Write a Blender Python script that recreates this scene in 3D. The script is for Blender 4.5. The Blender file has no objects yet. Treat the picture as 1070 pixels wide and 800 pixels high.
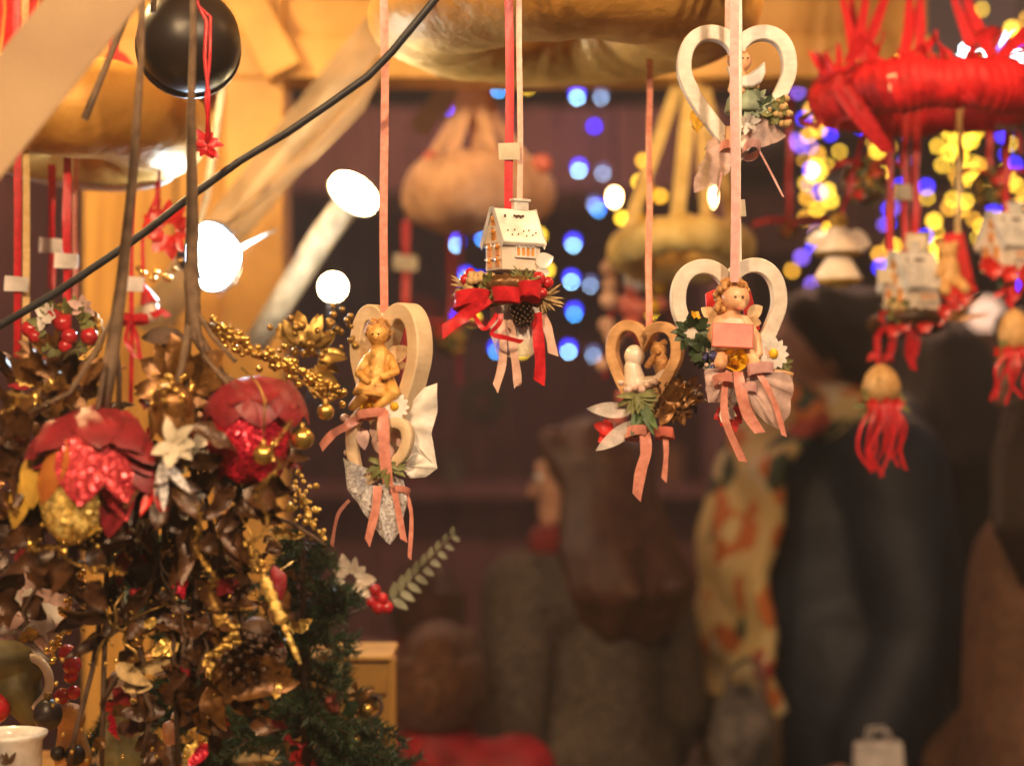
import bpy, math, random
from mathutils import Vector, Matrix, Euler
R = math.radians
rnd = random.Random(7)
sc = bpy.context.scene
COL = sc.collection
CAMZ = 1.5
K = 0.72 / 1070.0

# ------------------------------------------------------------------ frames
class Fr:
    """photo pixels at a real distance d -> metres, relative to an anchor point"""
    def __init__(s, px, py, d):
        s.px, s.py, s.d = px, py, d
        s.s = K * d
        s.loc = Vector(((px - 535) * s.s, d, CAMZ - (py - 400) * s.s))
    def P(s, p):
        dy = p[2] if len(p) > 2 else 0.0
        return Vector(((p[0] - s.px) * s.s, dy * s.s, -(p[1] - s.py) * s.s))
    def D(s, v):
        return Vector((v[0], v[2] if len(v) > 2 else 0.0, -v[1]))
class Met:
    s = 1.0
    def __init__(self, loc=(0, 0, 0)): self.loc = Vector(loc)
    def P(self, p): return Vector(p)
    def D(self, v): return Vector(v)

# ------------------------------------------------------------------ mesh builder
class MB:
    def __init__(s, fr): s.fr = fr; s.v = []; s.f = []; s.mi = []; s.cur = 0
    def addv(s, vs):
        b = len(s.v); s.v.extend([tuple(x) for x in vs]); return b
    def addf(s, f): s.f.append(tuple(f)); s.mi.append(s.cur)
    def _frames(s, pts, closed=False):
        n = len(pts); T = []
        for i in range(n):
            if closed: t = pts[(i + 1) % n] - pts[i - 1]
            else: t = pts[min(i + 1, n - 1)] - pts[max(i - 1, 0)]
            T.append(t.normalized() if t.length > 1e-9 else Vector((0, 0, 1)))
        return T
    def tube(s, pts, r, n=8, closed=False, caps=True, raw=False):
        if not raw: pts = [s.fr.P(p) for p in pts]
        k = len(pts)
        rr = [x * s.fr.s for x in r] if isinstance(r, (list, tuple)) else [r * s.fr.s] * k
        T = s._frames(pts, closed)
        a = Vector((0, 1, 0)) if abs(T[0].y) < .9 else Vector((1, 0, 0))
        u = T[0].cross(a).normalized(); b0 = len(s.v)
        for i in range(k):
            u = (u - T[i] * u.dot(T[i]))
            u = u.normalized() if u.length > 1e-9 else T[i].orthogonal().normalized()
            w = T[i].cross(u)
            s.addv([pts[i] + (u * math.cos(2 * math.pi * j / n) + w * math.sin(2 * math.pi * j / n)) * rr[i] for j in range(n)])
        m = k if closed else k - 1
        for i in range(m):
            for j in range(n):
                p, q = b0 + i * n, b0 + ((i + 1) % k) * n
                s.addf((p + j, p + (j + 1) % n, q + (j + 1) % n, q + j))
        if caps and not closed:
            s.addf([b0 + j for j in range(n)][::-1]); s.addf([b0 + (k - 1) * n + j for j in range(n)])
    def capsule(s, p0, p1, r0, r1, n=12, raw=False):
        a, b = (Vector(p0), Vector(p1)) if raw else (s.fr.P(p0), s.fr.P(p1))
        sc_ = s.fr.s; t = (b - a); L = t.length; t = t.normalized() if L > 1e-9 else Vector((0, 0, 1))
        pts, rs = [], []
        for i in range(5):
            an = math.pi / 2 * (1 - i / 4); pts.append(a - t * r0 * sc_ * math.sin(an)); rs.append(max(r0 * math.cos(an), r0 * .03))
        for i in range(5):
            an = math.pi / 2 * i / 4; pts.append(b + t * r1 * sc_ * math.sin(an)); rs.append(max(r1 * math.cos(an), r1 * .03))
        s.tube(pts, rs, n, raw=True)
    def ribbon(s, pts, w, th=.5, twist=0, cut=0, side=None):
        thin = th < 1.1 and s.fr.s != 1.0
        pts = [s.fr.P(p) for p in pts]; k = len(pts); T = s._frames(pts)
        ww = w if isinstance(w, (list, tuple)) else [w] * k
        tw = twist if isinstance(twist, (list, tuple)) else [twist] * k
        b0 = len(s.v); prev = None
        for i in range(k):
            if side is not None: sd = s.fr.D(side); sd = sd - T[i] * sd.dot(T[i])
            else: sd = T[i].cross(Vector((0, 1, 0)))
            if sd.length < .15: sd = prev if prev is not None else Vector((1, 0, 0))
            sd.normalize()
            if side is None and prev is not None and sd.dot(prev) < 0: sd = -sd
            prev = sd.copy()
            sd = Matrix.Rotation(tw[i], 3, T[i]) @ sd
            nn = sd.cross(T[i]).normalized(); h = ww[i] / 2 * s.fr.s; t2 = th / 2 * s.fr.s
            e = T[i] * (cut * s.fr.s) if i == k - 1 else Vector((0, 0, 0))
            if thin: s.addv([pts[i] - sd * h, pts[i] + nn * (h * .12) + e * .5, pts[i] + sd * h + e]); continue
            s.addv([pts[i] - sd * h - nn * t2, pts[i] + sd * h - nn * t2 + e, pts[i] + sd * h + nn * t2 + e, pts[i] - sd * h + nn * t2])
        if thin:
            for i in range(k - 1):
                p = b0 + 3 * i; s.addf((p, p + 1, p + 4, p + 3)); s.addf((p + 1, p + 2, p + 5, p + 4))
            return
        for i in range(k - 1):
            p = b0 + 4 * i
            for j in range(4): s.addf((p + j, p + (j + 1) % 4, p + 4 + (j + 1) % 4, p + 4 + j))
        s.addf((b0 + 3, b0 + 2, b0 + 1, b0)); p = b0 + 4 * (k - 1); s.addf((p, p + 1, p + 2, p + 3))
    def ball(s, c, rx, ry=None, rz=None, seg=14, ring=9, rot=None, raw=False, jit=0, rng=rnd):
        ry = rx if ry is None else ry; rz = rx if rz is None else rz
        c = Vector(c) if raw else s.fr.P(c); k = s.fr.s
        M = Euler(rot).to_matrix() if rot else Matrix.Identity(3); b0 = len(s.v)
        vs = [c + M @ Vector((0, 0, rz * k))]
        for i in range(1, ring):
            ph = math.pi * i / ring
            for j in range(seg):
                th = 2 * math.pi * j / seg; q = 1 + (rng.uniform(-jit, jit) if jit else 0)
                vs.append(c + M @ Vector((rx * k * q * math.sin(ph) * math.cos(th), ry * k * q * math.sin(ph) * math.sin(th), rz * k * q * math.cos(ph))))
        vs.append(c + M @ Vector((0, 0, -rz * k))); s.addv(vs); last = b0 + len(vs) - 1
        for j in range(seg):
            s.addf((b0, b0 + 1 + j, b0 + 1 + (j + 1) % seg))
            o = b0 + 1 + (ring - 2) * seg; s.addf((last, o + (j + 1) % seg, o + j))
        for i in range(ring - 2):
            for j in range(seg):
                p = b0 + 1 + i * seg; s.addf((p + j, p + seg + j, p + seg + (j + 1) % seg, p + (j + 1) % seg))
    def torus(s, c, Rm, r, n=64, m=16, rot=(0, 0, 0), mod=None, sq=1.0):
        c = s.fr.P(c); k = s.fr.s; M = Euler(rot).to_matrix(); b0 = len(s.v)
        for i in range(n):
            a = 2 * math.pi * i / n
            for j in range(m):
                b = 2 * math.pi * j / m; rr = r * (mod(a, b) if mod else 1)
                q = Vector(((Rm + rr * math.cos(b)) * math.cos(a), (Rm + rr * math.cos(b)) * math.sin(a), rr * sq * math.sin(b)))
                s.addv([c + M @ q * k])
        for i in range(n):
            for j in range(m):
                p, q = b0 + i * m, b0 + ((i + 1) % n) * m
                s.addf((p + j, q + j, q + (j + 1) % m, p + (j + 1) % m))
    def lathe(s, c, prof, n=20, axis=(0, -1, 0), raw=False, closed=False):
        c = Vector(c) if raw else s.fr.P(c); k = s.fr.s; ax = (Vector(axis) if raw else s.fr.D(axis)).normalized()
        q = Vector((0, 0, 1)).rotation_difference(ax); b0 = len(s.v)
        for (r, z) in prof:
            s.addv([c + q @ Vector((r * k * math.cos(2 * math.pi * j / n), r * k * math.sin(2 * math.pi * j / n), z * k)) for j in range(n)])
        for i in range(len(prof) - 1):
            for j in range(n):
                p = b0 + i * n; s.addf((p + j, p + (j + 1) % n, p + n + (j + 1) % n, p + n + j))
        if closed:
            s.addf([b0 + j for j in range(n)][::-1]); p = b0 + (len(prof) - 1) * n; s.addf([p + j for j in range(n)])
    def leaf(s, base, d, L, w, nrm=(0, 0, -1), curl=.3, fold=.25, n=7, tip=1.0, wav=0):
        b = s.fr.P(base); k = s.fr.s; d = s.fr.D(d).normalized(); nn = s.fr.D(nrm)
        nn = nn - d * nn.dot(d)
        nn = nn.normalized() if nn.length > 1e-6 else d.orthogonal().normalized()
        sd = d.cross(nn); b0 = len(s.v)
        for i in range(n + 1):
            t = i / n; a = curl * t; fwd = (math.sin(a) / curl * 1.0 if abs(curl) > 1e-3 else t); dr = ((1 - math.cos(a)) / curl if abs(curl) > 1e-3 else 0)
            cpt = b + d * (L * k * fwd) - nn * (L * k * dr)
            pr = (math.sin(math.pi * min(1, t ** .8 * .98 + .02)) ** .8) * (1 if t < .7 else 1) * w * k / 2
            if i == n: pr *= .05
            z = nn * pr * fold; wv = nn * (w * k * wav * math.sin(t * 9 + b.x * 900)); wv2 = wv
            if wav: g_ = pr * min(.9, wav * 7); wv = wv + nn * rnd.uniform(-g_, g_) + d * rnd.uniform(-g_, g_) * .5; wv2 = wv2 + nn * rnd.uniform(-g_, g_) + d * rnd.uniform(-g_, g_) * .5
            s.addv([cpt - sd * pr + z + wv, cpt, cpt + sd * pr + z - wv2])
        for i in range(n):
            p = b0 + 3 * i
            s.addf((p, p + 1, p + 4, p + 3)); s.addf((p + 1, p + 2, p + 5, p + 4))
    def sweep(s, pts, w, dep, closed=True, rot=None, piv=None):
        """chamfered rectangular band along a planar centre line (photo plane)"""
        pts = [s.fr.P(p) for p in pts]; k = len(pts); T = s._frames(pts, closed); b0 = len(s.v); q = s.fr.s
        c = .16
        def seg(i): return (pts[(i + 1) % k] - pts[i]).normalized()
        vs = []
        for i in range(k):
            sd = T[i].cross(Vector((0, 1, 0))).normalized(); ww = (w[i] if isinstance(w, list) else w)
            if closed: ww = ww / max(.5, abs(T[i].dot(seg(i))))
            h, g = ww / 2 * q, dep / 2 * q; ch = min(h, g) * c
            for (a, b) in ((-h, -g + ch), (-h + ch, -g), (h - ch, -g), (h, -g + ch), (h, g - ch), (h - ch, g), (-h + ch, g), (-h, g - ch)):
                vs.append(pts[i] + sd * a + Vector((0, b, 0)))
        if rot:
            M = Euler(rot).to_matrix(); pv = s.fr.P(piv); vs = [pv + M @ (x - pv) for x in vs]
        s.addv(vs)
        for i in range(k if closed else k - 1):
            for j in range(8):
                p, r_ = b0 + 8 * i, b0 + 8 * ((i + 1) % k)
                s.addf((p + j, p + (j + 1) % 8, r_ + (j + 1) % 8, r_ + j))
        if not closed:
            s.addf([b0 + j for j in range(8)][::-1]); s.addf([b0 + 8 * (k - 1) + j for j in range(8)])
    def prism(s, outl, y0, y1, xf=None):
        n = len(outl); a = [s.fr.P((p[0], p[1], y0)) for p in outl]; b = [s.fr.P((p[0], p[1], y1)) for p in outl]
        if xf: a = [xf(x) for x in a]; b = [xf(x) for x in b]
        b0 = s.addv(a); b1 = s.addv(b)
        s.addf([b0 + i for i in range(n)]); s.addf([b1 + i for i in range(n)][::-1])
        for i in range(n): s.addf((b0 + i, b1 + i, b1 + (i + 1) % n, b0 + (i + 1) % n))
    def box(s, c, h, rot=None, raw=False, M=None):
        c = Vector(c) if raw else s.fr.P(c); k = s.fr.s
        M = M or (Euler(rot).to_matrix() if rot else Matrix.Identity(3)); b = len(s.v)
        s.addv([c + M @ Vector((h[0] * k * x, h[1] * k * y, h[2] * k * z)) for x in (-1, 1) for y in (-1, 1) for z in (-1, 1)])
        for f in ((0, 1, 3, 2), (4, 6, 7, 5), (0, 4, 5, 1), (2, 3, 7, 6), (0, 2, 6, 4), (1, 5, 7, 3)): s.addf([b + i for i in f])
    def beam(s, p0, p1, w, h, raw=False):
        """straight board between two points"""
        a, b = (Vector(p0), Vector(p1)) if raw else (s.fr.P(p0), s.fr.P(p1))
        t = (b - a).normalized(); u = t.cross(Vector((0, 1, 0))).normalized() if abs(t.y) < .95 else Vector((1, 0, 0)); v = t.cross(u)
        M = Matrix((t, u, v)).transposed(); L = (b - a).length / 2
        k = s.fr.s; s.box((a + b) / 2, (L / k, w / 2, h / 2), raw=True, M=M)
    def build(s, name, mats, parent=None, smooth=True, loc=None, remesh=None, bevel=None, sub=0, smooth_it=0):
        me = bpy.data.meshes.new(name); me.from_pydata(s.v, [], s.f)
        mats = mats if isinstance(mats, (list, tuple)) else [mats]
        for m in mats: me.materials.append(m)
        if len(mats) > 1: me.polygons.foreach_set('material_index', s.mi)
        me.polygons.foreach_set('use_smooth', [smooth] * len(me.polygons)); me.update()
        o = bpy.data.objects.new(name, me); COL.objects.link(o)
        if parent: o.parent = parent
        else: o.location = s.fr.loc if loc is None else loc
        if remesh:
            md = o.modifiers.new('r', 'REMESH'); md.mode = 'VOXEL'; md.voxel_size = remesh; md.use_smooth_shade = True
            sm = o.modifiers.new('s', 'SMOOTH'); sm.factor = .5; sm.iterations = smooth_it or 3
            dg = bpy.context.evaluated_depsgraph_get(); dg.update()
            nm = bpy.data.meshes.new_from_object(o.evaluated_get(dg)); nm.name = name
            o.modifiers.clear(); o.data = nm
            nm.polygons.foreach_set('use_smooth', [True] * len(nm.polygons))
            if not nm.materials: nm.materials.append(mats[0])
        if bevel:
            md = o.modifiers.new('b', 'BEVEL'); md.width = bevel; md.segments = 2; md.limit_method = 'ANGLE'
        if sub:
            md = o.modifiers.new('u', 'SUBSURF'); md.levels = sub; md.render_levels = sub
        return o

def tag(o, label, cat, group=None, kind=None):
    if label: o['label'] = label
    if cat: o['category'] = cat
    if group: o['group'] = group
    if kind: o['kind'] = kind
    return o
def thing(name, fr, label, cat, group=None):
    o = bpy.data.objects.new(name, None); COL.objects.link(o); o.location = fr.loc; o.empty_display_size = .02
    return tag(o, label, cat, group)
def copy_tree(o, parent=None):
    c = o.copy(); COL.objects.link(c)
    if parent: c.parent = parent
    for ch in list(o.children): copy_tree(ch, c)
    return c
def struct(o): o['kind'] = 'structure'; return o

# ------------------------------------------------------------------ materials
def mat(name, col, rough=.55, metal=0.0, var=.18, nscale=60, bump=0, bscale=None, col2=None, sheen=0, alpha=1, emit=None, estr=0,
        coat=0, sss=0, trans=0, wave=None, spec=.5, coords='Object', bdist=.002):
    m = bpy.data.materials.new(name); m.use_nodes = True; nt = m.node_tree; nd = nt.nodes; lk = nt.links
    p = nd['Principled BSDF']; p.inputs['Roughness'].default_value = rough; p.inputs['Metallic'].default_value = metal
    p.inputs['Specular IOR Level'].default_value = spec
    tc = nd.new('ShaderNodeTexCoord').outputs[coords]
    nz = nd.new('ShaderNodeTexNoise'); nz.inputs['Scale'].default_value = nscale; nz.inputs['Detail'].default_value = 5; lk.new(tc, nz.inputs['Vector'])
    rp = nd.new('ShaderNodeValToRGB'); c2 = col2 or tuple(max(0, c * (1 - 2.2 * var)) for c in col)
    rp.color_ramp.elements[0].position = .32; rp.color_ramp.elements[1].position = .66
    rp.color_ramp.elements[0].color = (*c2, 1); rp.color_ramp.elements[1].color = (*[min(1, c * (1 + .5 * var)) for c in col], 1)
    lk.new(nz.outputs['Fac'], rp.inputs['Fac']); lk.new(rp.outputs['Color'], p.inputs['Base Color'])
    if bump:
        b = nd.new('ShaderNodeBump'); b.inputs['Strength'].default_value = bump; b.inputs['Distance'].default_value = bdist
        if wave:
            wv = nd.new('ShaderNodeTexWave'); wv.inputs['Scale'].default_value = wave[0]; wv.inputs['Distortion'].default_value = wave[1]; wv.inputs['Detail'].default_value = 3
            wv.bands_direction = wave[2] if len(wave) > 2 else 'X'
            lk.new(tc, wv.inputs['Vector']); lk.new(wv.outputs['Fac'], b.inputs['Height'])
        else:
            n2 = nd.new('ShaderNodeTexNoise'); n2.inputs['Scale'].default_value = bscale or nscale * 4; n2.inputs['Detail'].default_value = 6
            lk.new(tc, n2.inputs['Vector']); lk.new(n2.outputs['Fac'], b.inputs['Height'])
        lk.new(b.outputs['Normal'], p.inputs['Normal'])
    if sheen: p.inputs['Sheen Weight'].default_value = sheen
    if coat: p.inputs['Coat Weight'].default_value = coat; p.inputs['Coat Roughness'].default_value = .15
    if sss: p.inputs['Subsurface Weight'].default_value = sss; p.inputs['Subsurface Radius'].default_value = (.004, .002, .001)
    if alpha < 1: p.inputs['Alpha'].default_value = alpha
    if trans: p.inputs['Transmission Weight'].default_value = trans
    if emit: p.inputs['Emission Color'].default_value = (*emit, 1); p.inputs['Emission Strength'].default_value = estr
    return m
def lamp_mat(name, col, st):
    m = bpy.data.materials.new(name); m.use_nodes = True; p = m.node_tree.nodes['Principled BSDF']
    p.inputs['Base Color'].default_value = (.8, .8, .8, 1); p.inputs['Emission Color'].default_value = (*col, 1); p.inputs['Emission Strength'].default_value = st
    return m
def glitter(name, c1, c2, scale=900, rough=.28, metal=.85, st=.9):
    """sequin flakes: each voronoi cell gets its own tilt and shade"""
    m = bpy.data.materials.new(name); m.use_nodes = True; nt = m.node_tree; nd = nt.nodes; lk = nt.links; p = nd['Principled BSDF']
    p.inputs['Metallic'].default_value = metal; p.inputs['Roughness'].default_value = rough
    tc = nd.new('ShaderNodeTexCoord'); vo = nd.new('ShaderNodeTexVoronoi'); vo.inputs['Scale'].default_value = scale; lk.new(tc.outputs['Object'], vo.inputs['Vector'])
    mx = nd.new('ShaderNodeMix'); mx.data_type = 'RGBA'; sep = nd.new('ShaderNodeSeparateColor'); lk.new(vo.outputs['Color'], sep.inputs['Color'])
    lk.new(sep.outputs[0], mx.inputs[0]); mx.inputs[6].default_value = (*c1, 1); mx.inputs[7].default_value = (*c2, 1)
    lk.new(mx.outputs[2], p.inputs['Base Color'])
    geo = nd.new('ShaderNodeNewGeometry')
    sub = nd.new('ShaderNodeVectorMath'); sub.operation = 'SUBTRACT'; lk.new(vo.outputs['Color'], sub.inputs[0]); sub.inputs[1].default_value = (.5, .5, .5)
    scl = nd.new('ShaderNodeVectorMath'); scl.operation = 'SCALE'; lk.new(sub.outputs[0], scl.inputs[0]); scl.inputs['Scale'].default_value = st
    add = nd.new('ShaderNodeVectorMath'); add.operation = 'ADD'; lk.new(geo.outputs['Normal'], add.inputs[0]); lk.new(scl.outputs[0], add.inputs[1])
    nm = nd.new('ShaderNodeVectorMath'); nm.operation = 'NORMALIZE'; lk.new(add.outputs[0], nm.inputs[0]); lk.new(nm.outputs[0], p.inputs['Normal'])
    return m
def planks(name, c1, c2, board=.11, axis='X', rough=.6):
    """wooden boards: grain plus darker joints at real board widths"""
    m = mat(name, c1, rough, col2=c2, nscale=6, bump=.25, bscale=60); nt = m.node_tree; nd = nt.nodes; lk = nt.links
    nz = [n for n in nd if n.type == 'TEX_NOISE'][0]; tc = [n for n in nd if n.type == 'TEX_COORD'][0]
    mp = nd.new('ShaderNodeMapping'); lk.new(tc.outputs['Object'], mp.inputs['Vector'])
    mp.inputs['Scale'].default_value = (9, 9, .7) if axis == 'X' else ((.7, 9, 9) if axis == 'Z' else (9, .7, 9))
    lk.new(mp.outputs['Vector'], nz.inputs['Vector'])
    sx = nd.new('ShaderNodeSeparateXYZ'); lk.new(tc.outputs['Object'], sx.inputs[0])
    dv = nd.new('ShaderNodeMath'); dv.operation = 'DIVIDE'; lk.new(sx.outputs[axis if axis != 'Y' else 'X'], dv.inputs[0]); dv.inputs[1].default_value = board
    fr = nd.new('ShaderNodeMath'); fr.operation = 'FRACT'; lk.new(dv.outputs[0], fr.inputs[0])
    lt = nd.new('ShaderNodeMath'); lt.operation = 'LESS_THAN'; lk.new(fr.outputs[0], lt.inputs[0]); lt.inputs[1].default_value = .045
    mx = nd.new('ShaderNodeMix'); mx.data_type = 'RGBA'; lk.new(lt.outputs[0], mx.inputs[0])
    rp = [n for n in nd if n.type == 'VALTORGB'][0]; lk.new(rp.outputs['Color'], mx.inputs[6]); mx.inputs[7].default_value = (*[c * .3 for c in c2], 1)
    lk.new(mx.outputs[2], nd['Principled BSDF'].inputs['Base Color'])
    return m
M = {}
M['ochre'] = mat('ochre_wood', (.72, .40, .10), .5, col2=(.50, .25, .05), nscale=9, bump=.2, bscale=40)
M['ochre_planks'] = planks('ochre_planks', (.74, .40, .09), (.55, .27, .05), .13)
M['gold_fabric'] = mat('gold_fabric', (.78, .42, .09), .5, .2, var=.15, nscale=16, col2=(.58, .28, .05), bump=.6, bscale=48, bdist=.005)
M['gold_net'] = mat('gold_net', (.85, .66, .36), .4, .55, nscale=120, col2=(.5, .33, .12), bump=.6, bscale=260)
M['gold'] = mat('gold_paint', (.86, .56, .14), .22, .9, nscale=70)
M['gold_dark'] = mat('old_gold', (.45, .27, .07), .38, .8, nscale=70)
M['glit_gold'] = glitter('gold_glitter', (1.0, .76, .25), (.75, .42, .06), 560, rough=.34, metal=.4, st=1.1)
M['glit_red'] = glitter('red_glitter', (.75, .02, .05), (.35, .004, .03), 520, metal=.4)
M['glit_pink'] = glitter('rose_glitter', (.85, .10, .10), (.60, .03, .06), 520, metal=.4)
M['burg'] = mat('burgundy_velvet', (.26, .012, .020), .45, nscale=90, sheen=.05, bump=.15)
M['orange_petal'] = mat('orange_petal', (.80, .30, .05), .45, nscale=50, metal=.3, col2=(.6, .16, .03))
M['yellow_petal'] = mat('mustard_petal', (.72, .42, .06), .5, nscale=50)
M['brownleaf'] = mat('dried_leaf', (.115, .046, .015), .34, nscale=38, col2=(.03, .012, .006), bump=.5, bscale=160, metal=.1)
M['brownleaf2'] = mat('bronze_leaf', (.27, .12, .03), .33, nscale=44, col2=(.08, .032, .01), bump=.4, bscale=200, metal=.45)
M['stem'] = mat('taped_stem', (.23, .145, .085), .6, nscale=90, col2=(.12, .07, .04), bump=.5, wave=(160, 2, 'Z'))
M['twig'] = mat('dark_twig', (.11, .06, .035), .7, nscale=90, bump=.4)
M['cream'] = mat('cream_wood', (.80, .62, .40), .5, nscale=60, col2=(.70, .50, .29), bump=.12, wave=(60, 7, 'Z'), bdist=.0005)
M['whitewood'] = mat('white_lacquered_wood', (.80, .73, .64), .4, nscale=70, col2=(.66, .56, .46), bump=.12, wave=(60, 7, 'Z'), bdist=.0005)
M['natwood'] = mat('natural_wood', (.68, .39, .17), .5, nscale=70, col2=(.50, .25, .09), bump=.2, wave=(60, 8, 'Z'), bdist=.0006)
def satin(n, c, c2=None, a=1): return mat(n, c, .34, nscale=200, var=.1, col2=c2, sheen=.04, bump=.12, wave=(700, 1.5), alpha=a)
M['red_satin'] = satin('red_satin', (.68, .02, .03), (.48, .008, .016))
M['salmon'] = satin('salmon_satin', (.78, .33, .25), (.66, .23, .17))
M['pink_satin'] = satin('pink_satin', (.80, .46, .43), (.70, .35, .33))
M['pale_pink'] = satin('pale_pink_satin', (.82, .55, .45), (.74, .44, .34))
M['white_satin'] = satin('white_satin', (.82, .76, .68), (.74, .66, .56))
M['cream_satin'] = satin('cream_satin', (.80, .60, .28), (.70, .47, .18))
M['organza'] = mat('pink_organza', (.82, .56, .50), .45, nscale=90, alpha=.72, sheen=.5, bump=.3, bscale=500)
M['organza_w'] = mat('white_organza', (.85, .76, .70), .45, nscale=90, alpha=.8, sheen=.5, bump=.3, bscale=500)
M['lace'] = mat('silver_lace', (.82, .80, .80), .4, nscale=420, col2=(.35, .30, .30), alpha=.95, bump=.8, bscale=500)
M['whiteleaf'] = mat('white_leaf', (.84, .79, .72), .5, nscale=80, col2=(.72, .64, .56), bump=.2)
M['gold_fig'] = mat('golden_resin', (.82, .47, .12), .42, .15, nscale=130, col2=(.55, .24, .04), bump=.3)
M['skin_fig'] = mat('resin_skin', (.80, .48, .28), .4, nscale=90, col2=(.70, .36, .18), sss=.1)
M['hair_fig'] = mat('resin_hair', (.66, .34, .11), .45, nscale=260, col2=(.34, .14, .03), bump=.8, bscale=300)
M['wing_fig'] = mat('resin_wing', (.82, .62, .38), .4, nscale=160, col2=(.7, .42, .2), bump=.5, bscale=260)
M['coral'] = mat('coral_paint', (.80, .20, .14), .4, nscale=60)
M['redpaint'] = mat('red_paint', (.72, .025, .02), .35, nscale=60, coat=.3)
M['ceramic'] = mat('white_ceramic', (.82, .72, .60), .3, nscale=60, col2=(.74, .60, .46), coat=.4)
M['ceramic_w'] = mat('grey_white_ceramic', (.84, .80, .74), .3, nscale=60, coat=.4)
M['amber'] = mat('amber_window_glow', (.85, .35, .06), .3, nscale=90)  # amber base colour stands in for light glowing through the cottage windows
M['darkpaint'] = mat('brown_paint', (.10, .05, .025), .5)
M['blackp'] = mat('black_plastic', (.026, .017, .015), .38, nscale=40)
M['cable'] = mat('black_rubber', (.022, .022, .028), .45, nscale=60)
M['sage'] = mat('sage_paint', (.38, .46, .30), .5, nscale=90)
M['green'] = mat('fabric_leaf_green', (.10, .17, .05), .5, nscale=90, col2=(.04, .08, .02))
M['dgreen'] = mat('dark_leaf_green', (.045, .075, .03), .45, nscale=90)
M['needle'] = mat('fir_needles', (.055, .10, .042), .5, nscale=30, col2=(.026, .052, .022))
M['moss'] = mat('olive_leaf', (.20, .20, .06), .55, nscale=90, col2=(.13, .14, .04))
M['yellow'] = mat('yellow_petal', (.86, .55, .02), .5, nscale=90, col2=(.8, .40, .01))
M['daisy'] = mat('daisy_white', (.85, .80, .74), .5, nscale=60)
M['blueberry'] = mat('blue_berry', (.05, .05, .17), .3, nscale=60, coat=.3)
M['redberry'] = mat('red_berry', (.60, .02, .03), .25, nscale=60, coat=.5)
M['bead_pink'] = mat('pink_bead', (.82, .55, .45), .25, coat=.5)
M['straw'] = mat('straw', (.62, .42, .18), .6, nscale=200, bump=.4)
M['cone'] = mat('pine_cone', (.10, .05, .025), .6, nscale=120, col2=(.05, .022, .012))
M['tagpaper'] = mat('tag_paper', (.80, .68, .48), .6, nscale=40)
M['tagwhite'] = mat('white_tag', (.84, .76, .70), .5, nscale=40)
M['strip'] = mat('pale_awning', (.36, .235, .125), .6, nscale=14, col2=(.29, .18, .09), alpha=1, bump=.5, bscale=500, bdist=.001)
M['strip_t'] = mat('clear_awning', (.55, .40, .26), .35, nscale=20, alpha=.6)
M['whiteplastic'] = mat('white_plastic', (.82, .78, .70), .35)
M['chrome'] = mat('reflector', (.85, .85, .85), .15, 1)
M['peachfab'] = mat('peach_fabric', (.76, .47, .31), .6, nscale=60, col2=(.66, .36, .22), bump=.4)
M['creamfab'] = mat('cream_fabric', (.80, .58, .20), .6, nscale=60, col2=(.7, .46, .12), bump=.4)
M['redwrap'] = mat('red_ribbon_wrap', (.66, .015, .02), .55, nscale=60, spec=.25, col2=(.40, .004, .008), bump=.2)
M['pinkpetal'] = mat('pink_petal', (.82, .55, .48), .5, nscale=60)
M['eggshell'] = mat('straw_egg', (.70, .42, .16), .5, nscale=120, col2=(.56, .30, .09), bump=.3)
# ================================================================== world, camera
w = bpy.data.worlds.new('World'); sc.world = w; w.use_nodes = True; nt = w.node_tree
bg = nt.nodes['Background']; sky = nt.nodes.new('ShaderNodeTexSky'); sky.sky_type = 'NISHITA'; sky.sun_disc = False
sky.sun_elevation = R(-4); sky.sun_rotation = R(200); sky.air_density = 2; sky.dust_density = 4
glow = nt.nodes.new('ShaderNodeMix'); glow.data_type = 'RGBA'; glow.blend_type = 'ADD'; glow.inputs[0].default_value = 1
nt.links.new(sky.outputs[0], glow.inputs[6]); glow.inputs[7].default_value = (1.5, .95, .75, 1)   # town glow in the night sky
nt.links.new(glow.outputs[2], bg.inputs['Color']); bg.inputs['Strength'].default_value = .12
cam = bpy.data.objects.new('camera', bpy.data.cameras.new('camera')); COL.objects.link(cam); sc.camera = cam
cam.location = (0, 0, CAMZ); cam.rotation_euler = (R(90), 0, 0)
cam.data.sensor_width = 36; cam.data.lens = 50; cam.data.clip_start = .02; cam.data.clip_end = 300
cam.data.dof.use_dof = True; cam.data.dof.focus_distance = 1.06; cam.data.dof.aperture_fstop = 3.1; cam.data.dof.aperture_blades = 0
sc.view_settings.view_transform = 'Standard'; sc.view_settings.look = 'None'; sc.view_settings.exposure = .42; sc.view_settings.gamma = 1
sc.cycles.use_denoising = True; sc.cycles.denoiser = 'OPENIMAGEDENOISE'; sc.cycles.use_adaptive_sampling = False
sc.cycles.max_bounces = 6; sc.cycles.diffuse_bounces = 3; sc.cycles.glossy_bounces = 3; sc.cycles.transparent_max_bounces = 8
sc.cycles.sample_clamp_indirect = 4; sc.cycles.caustics_reflective = False; sc.cycles.caustics_refractive = False

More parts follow.
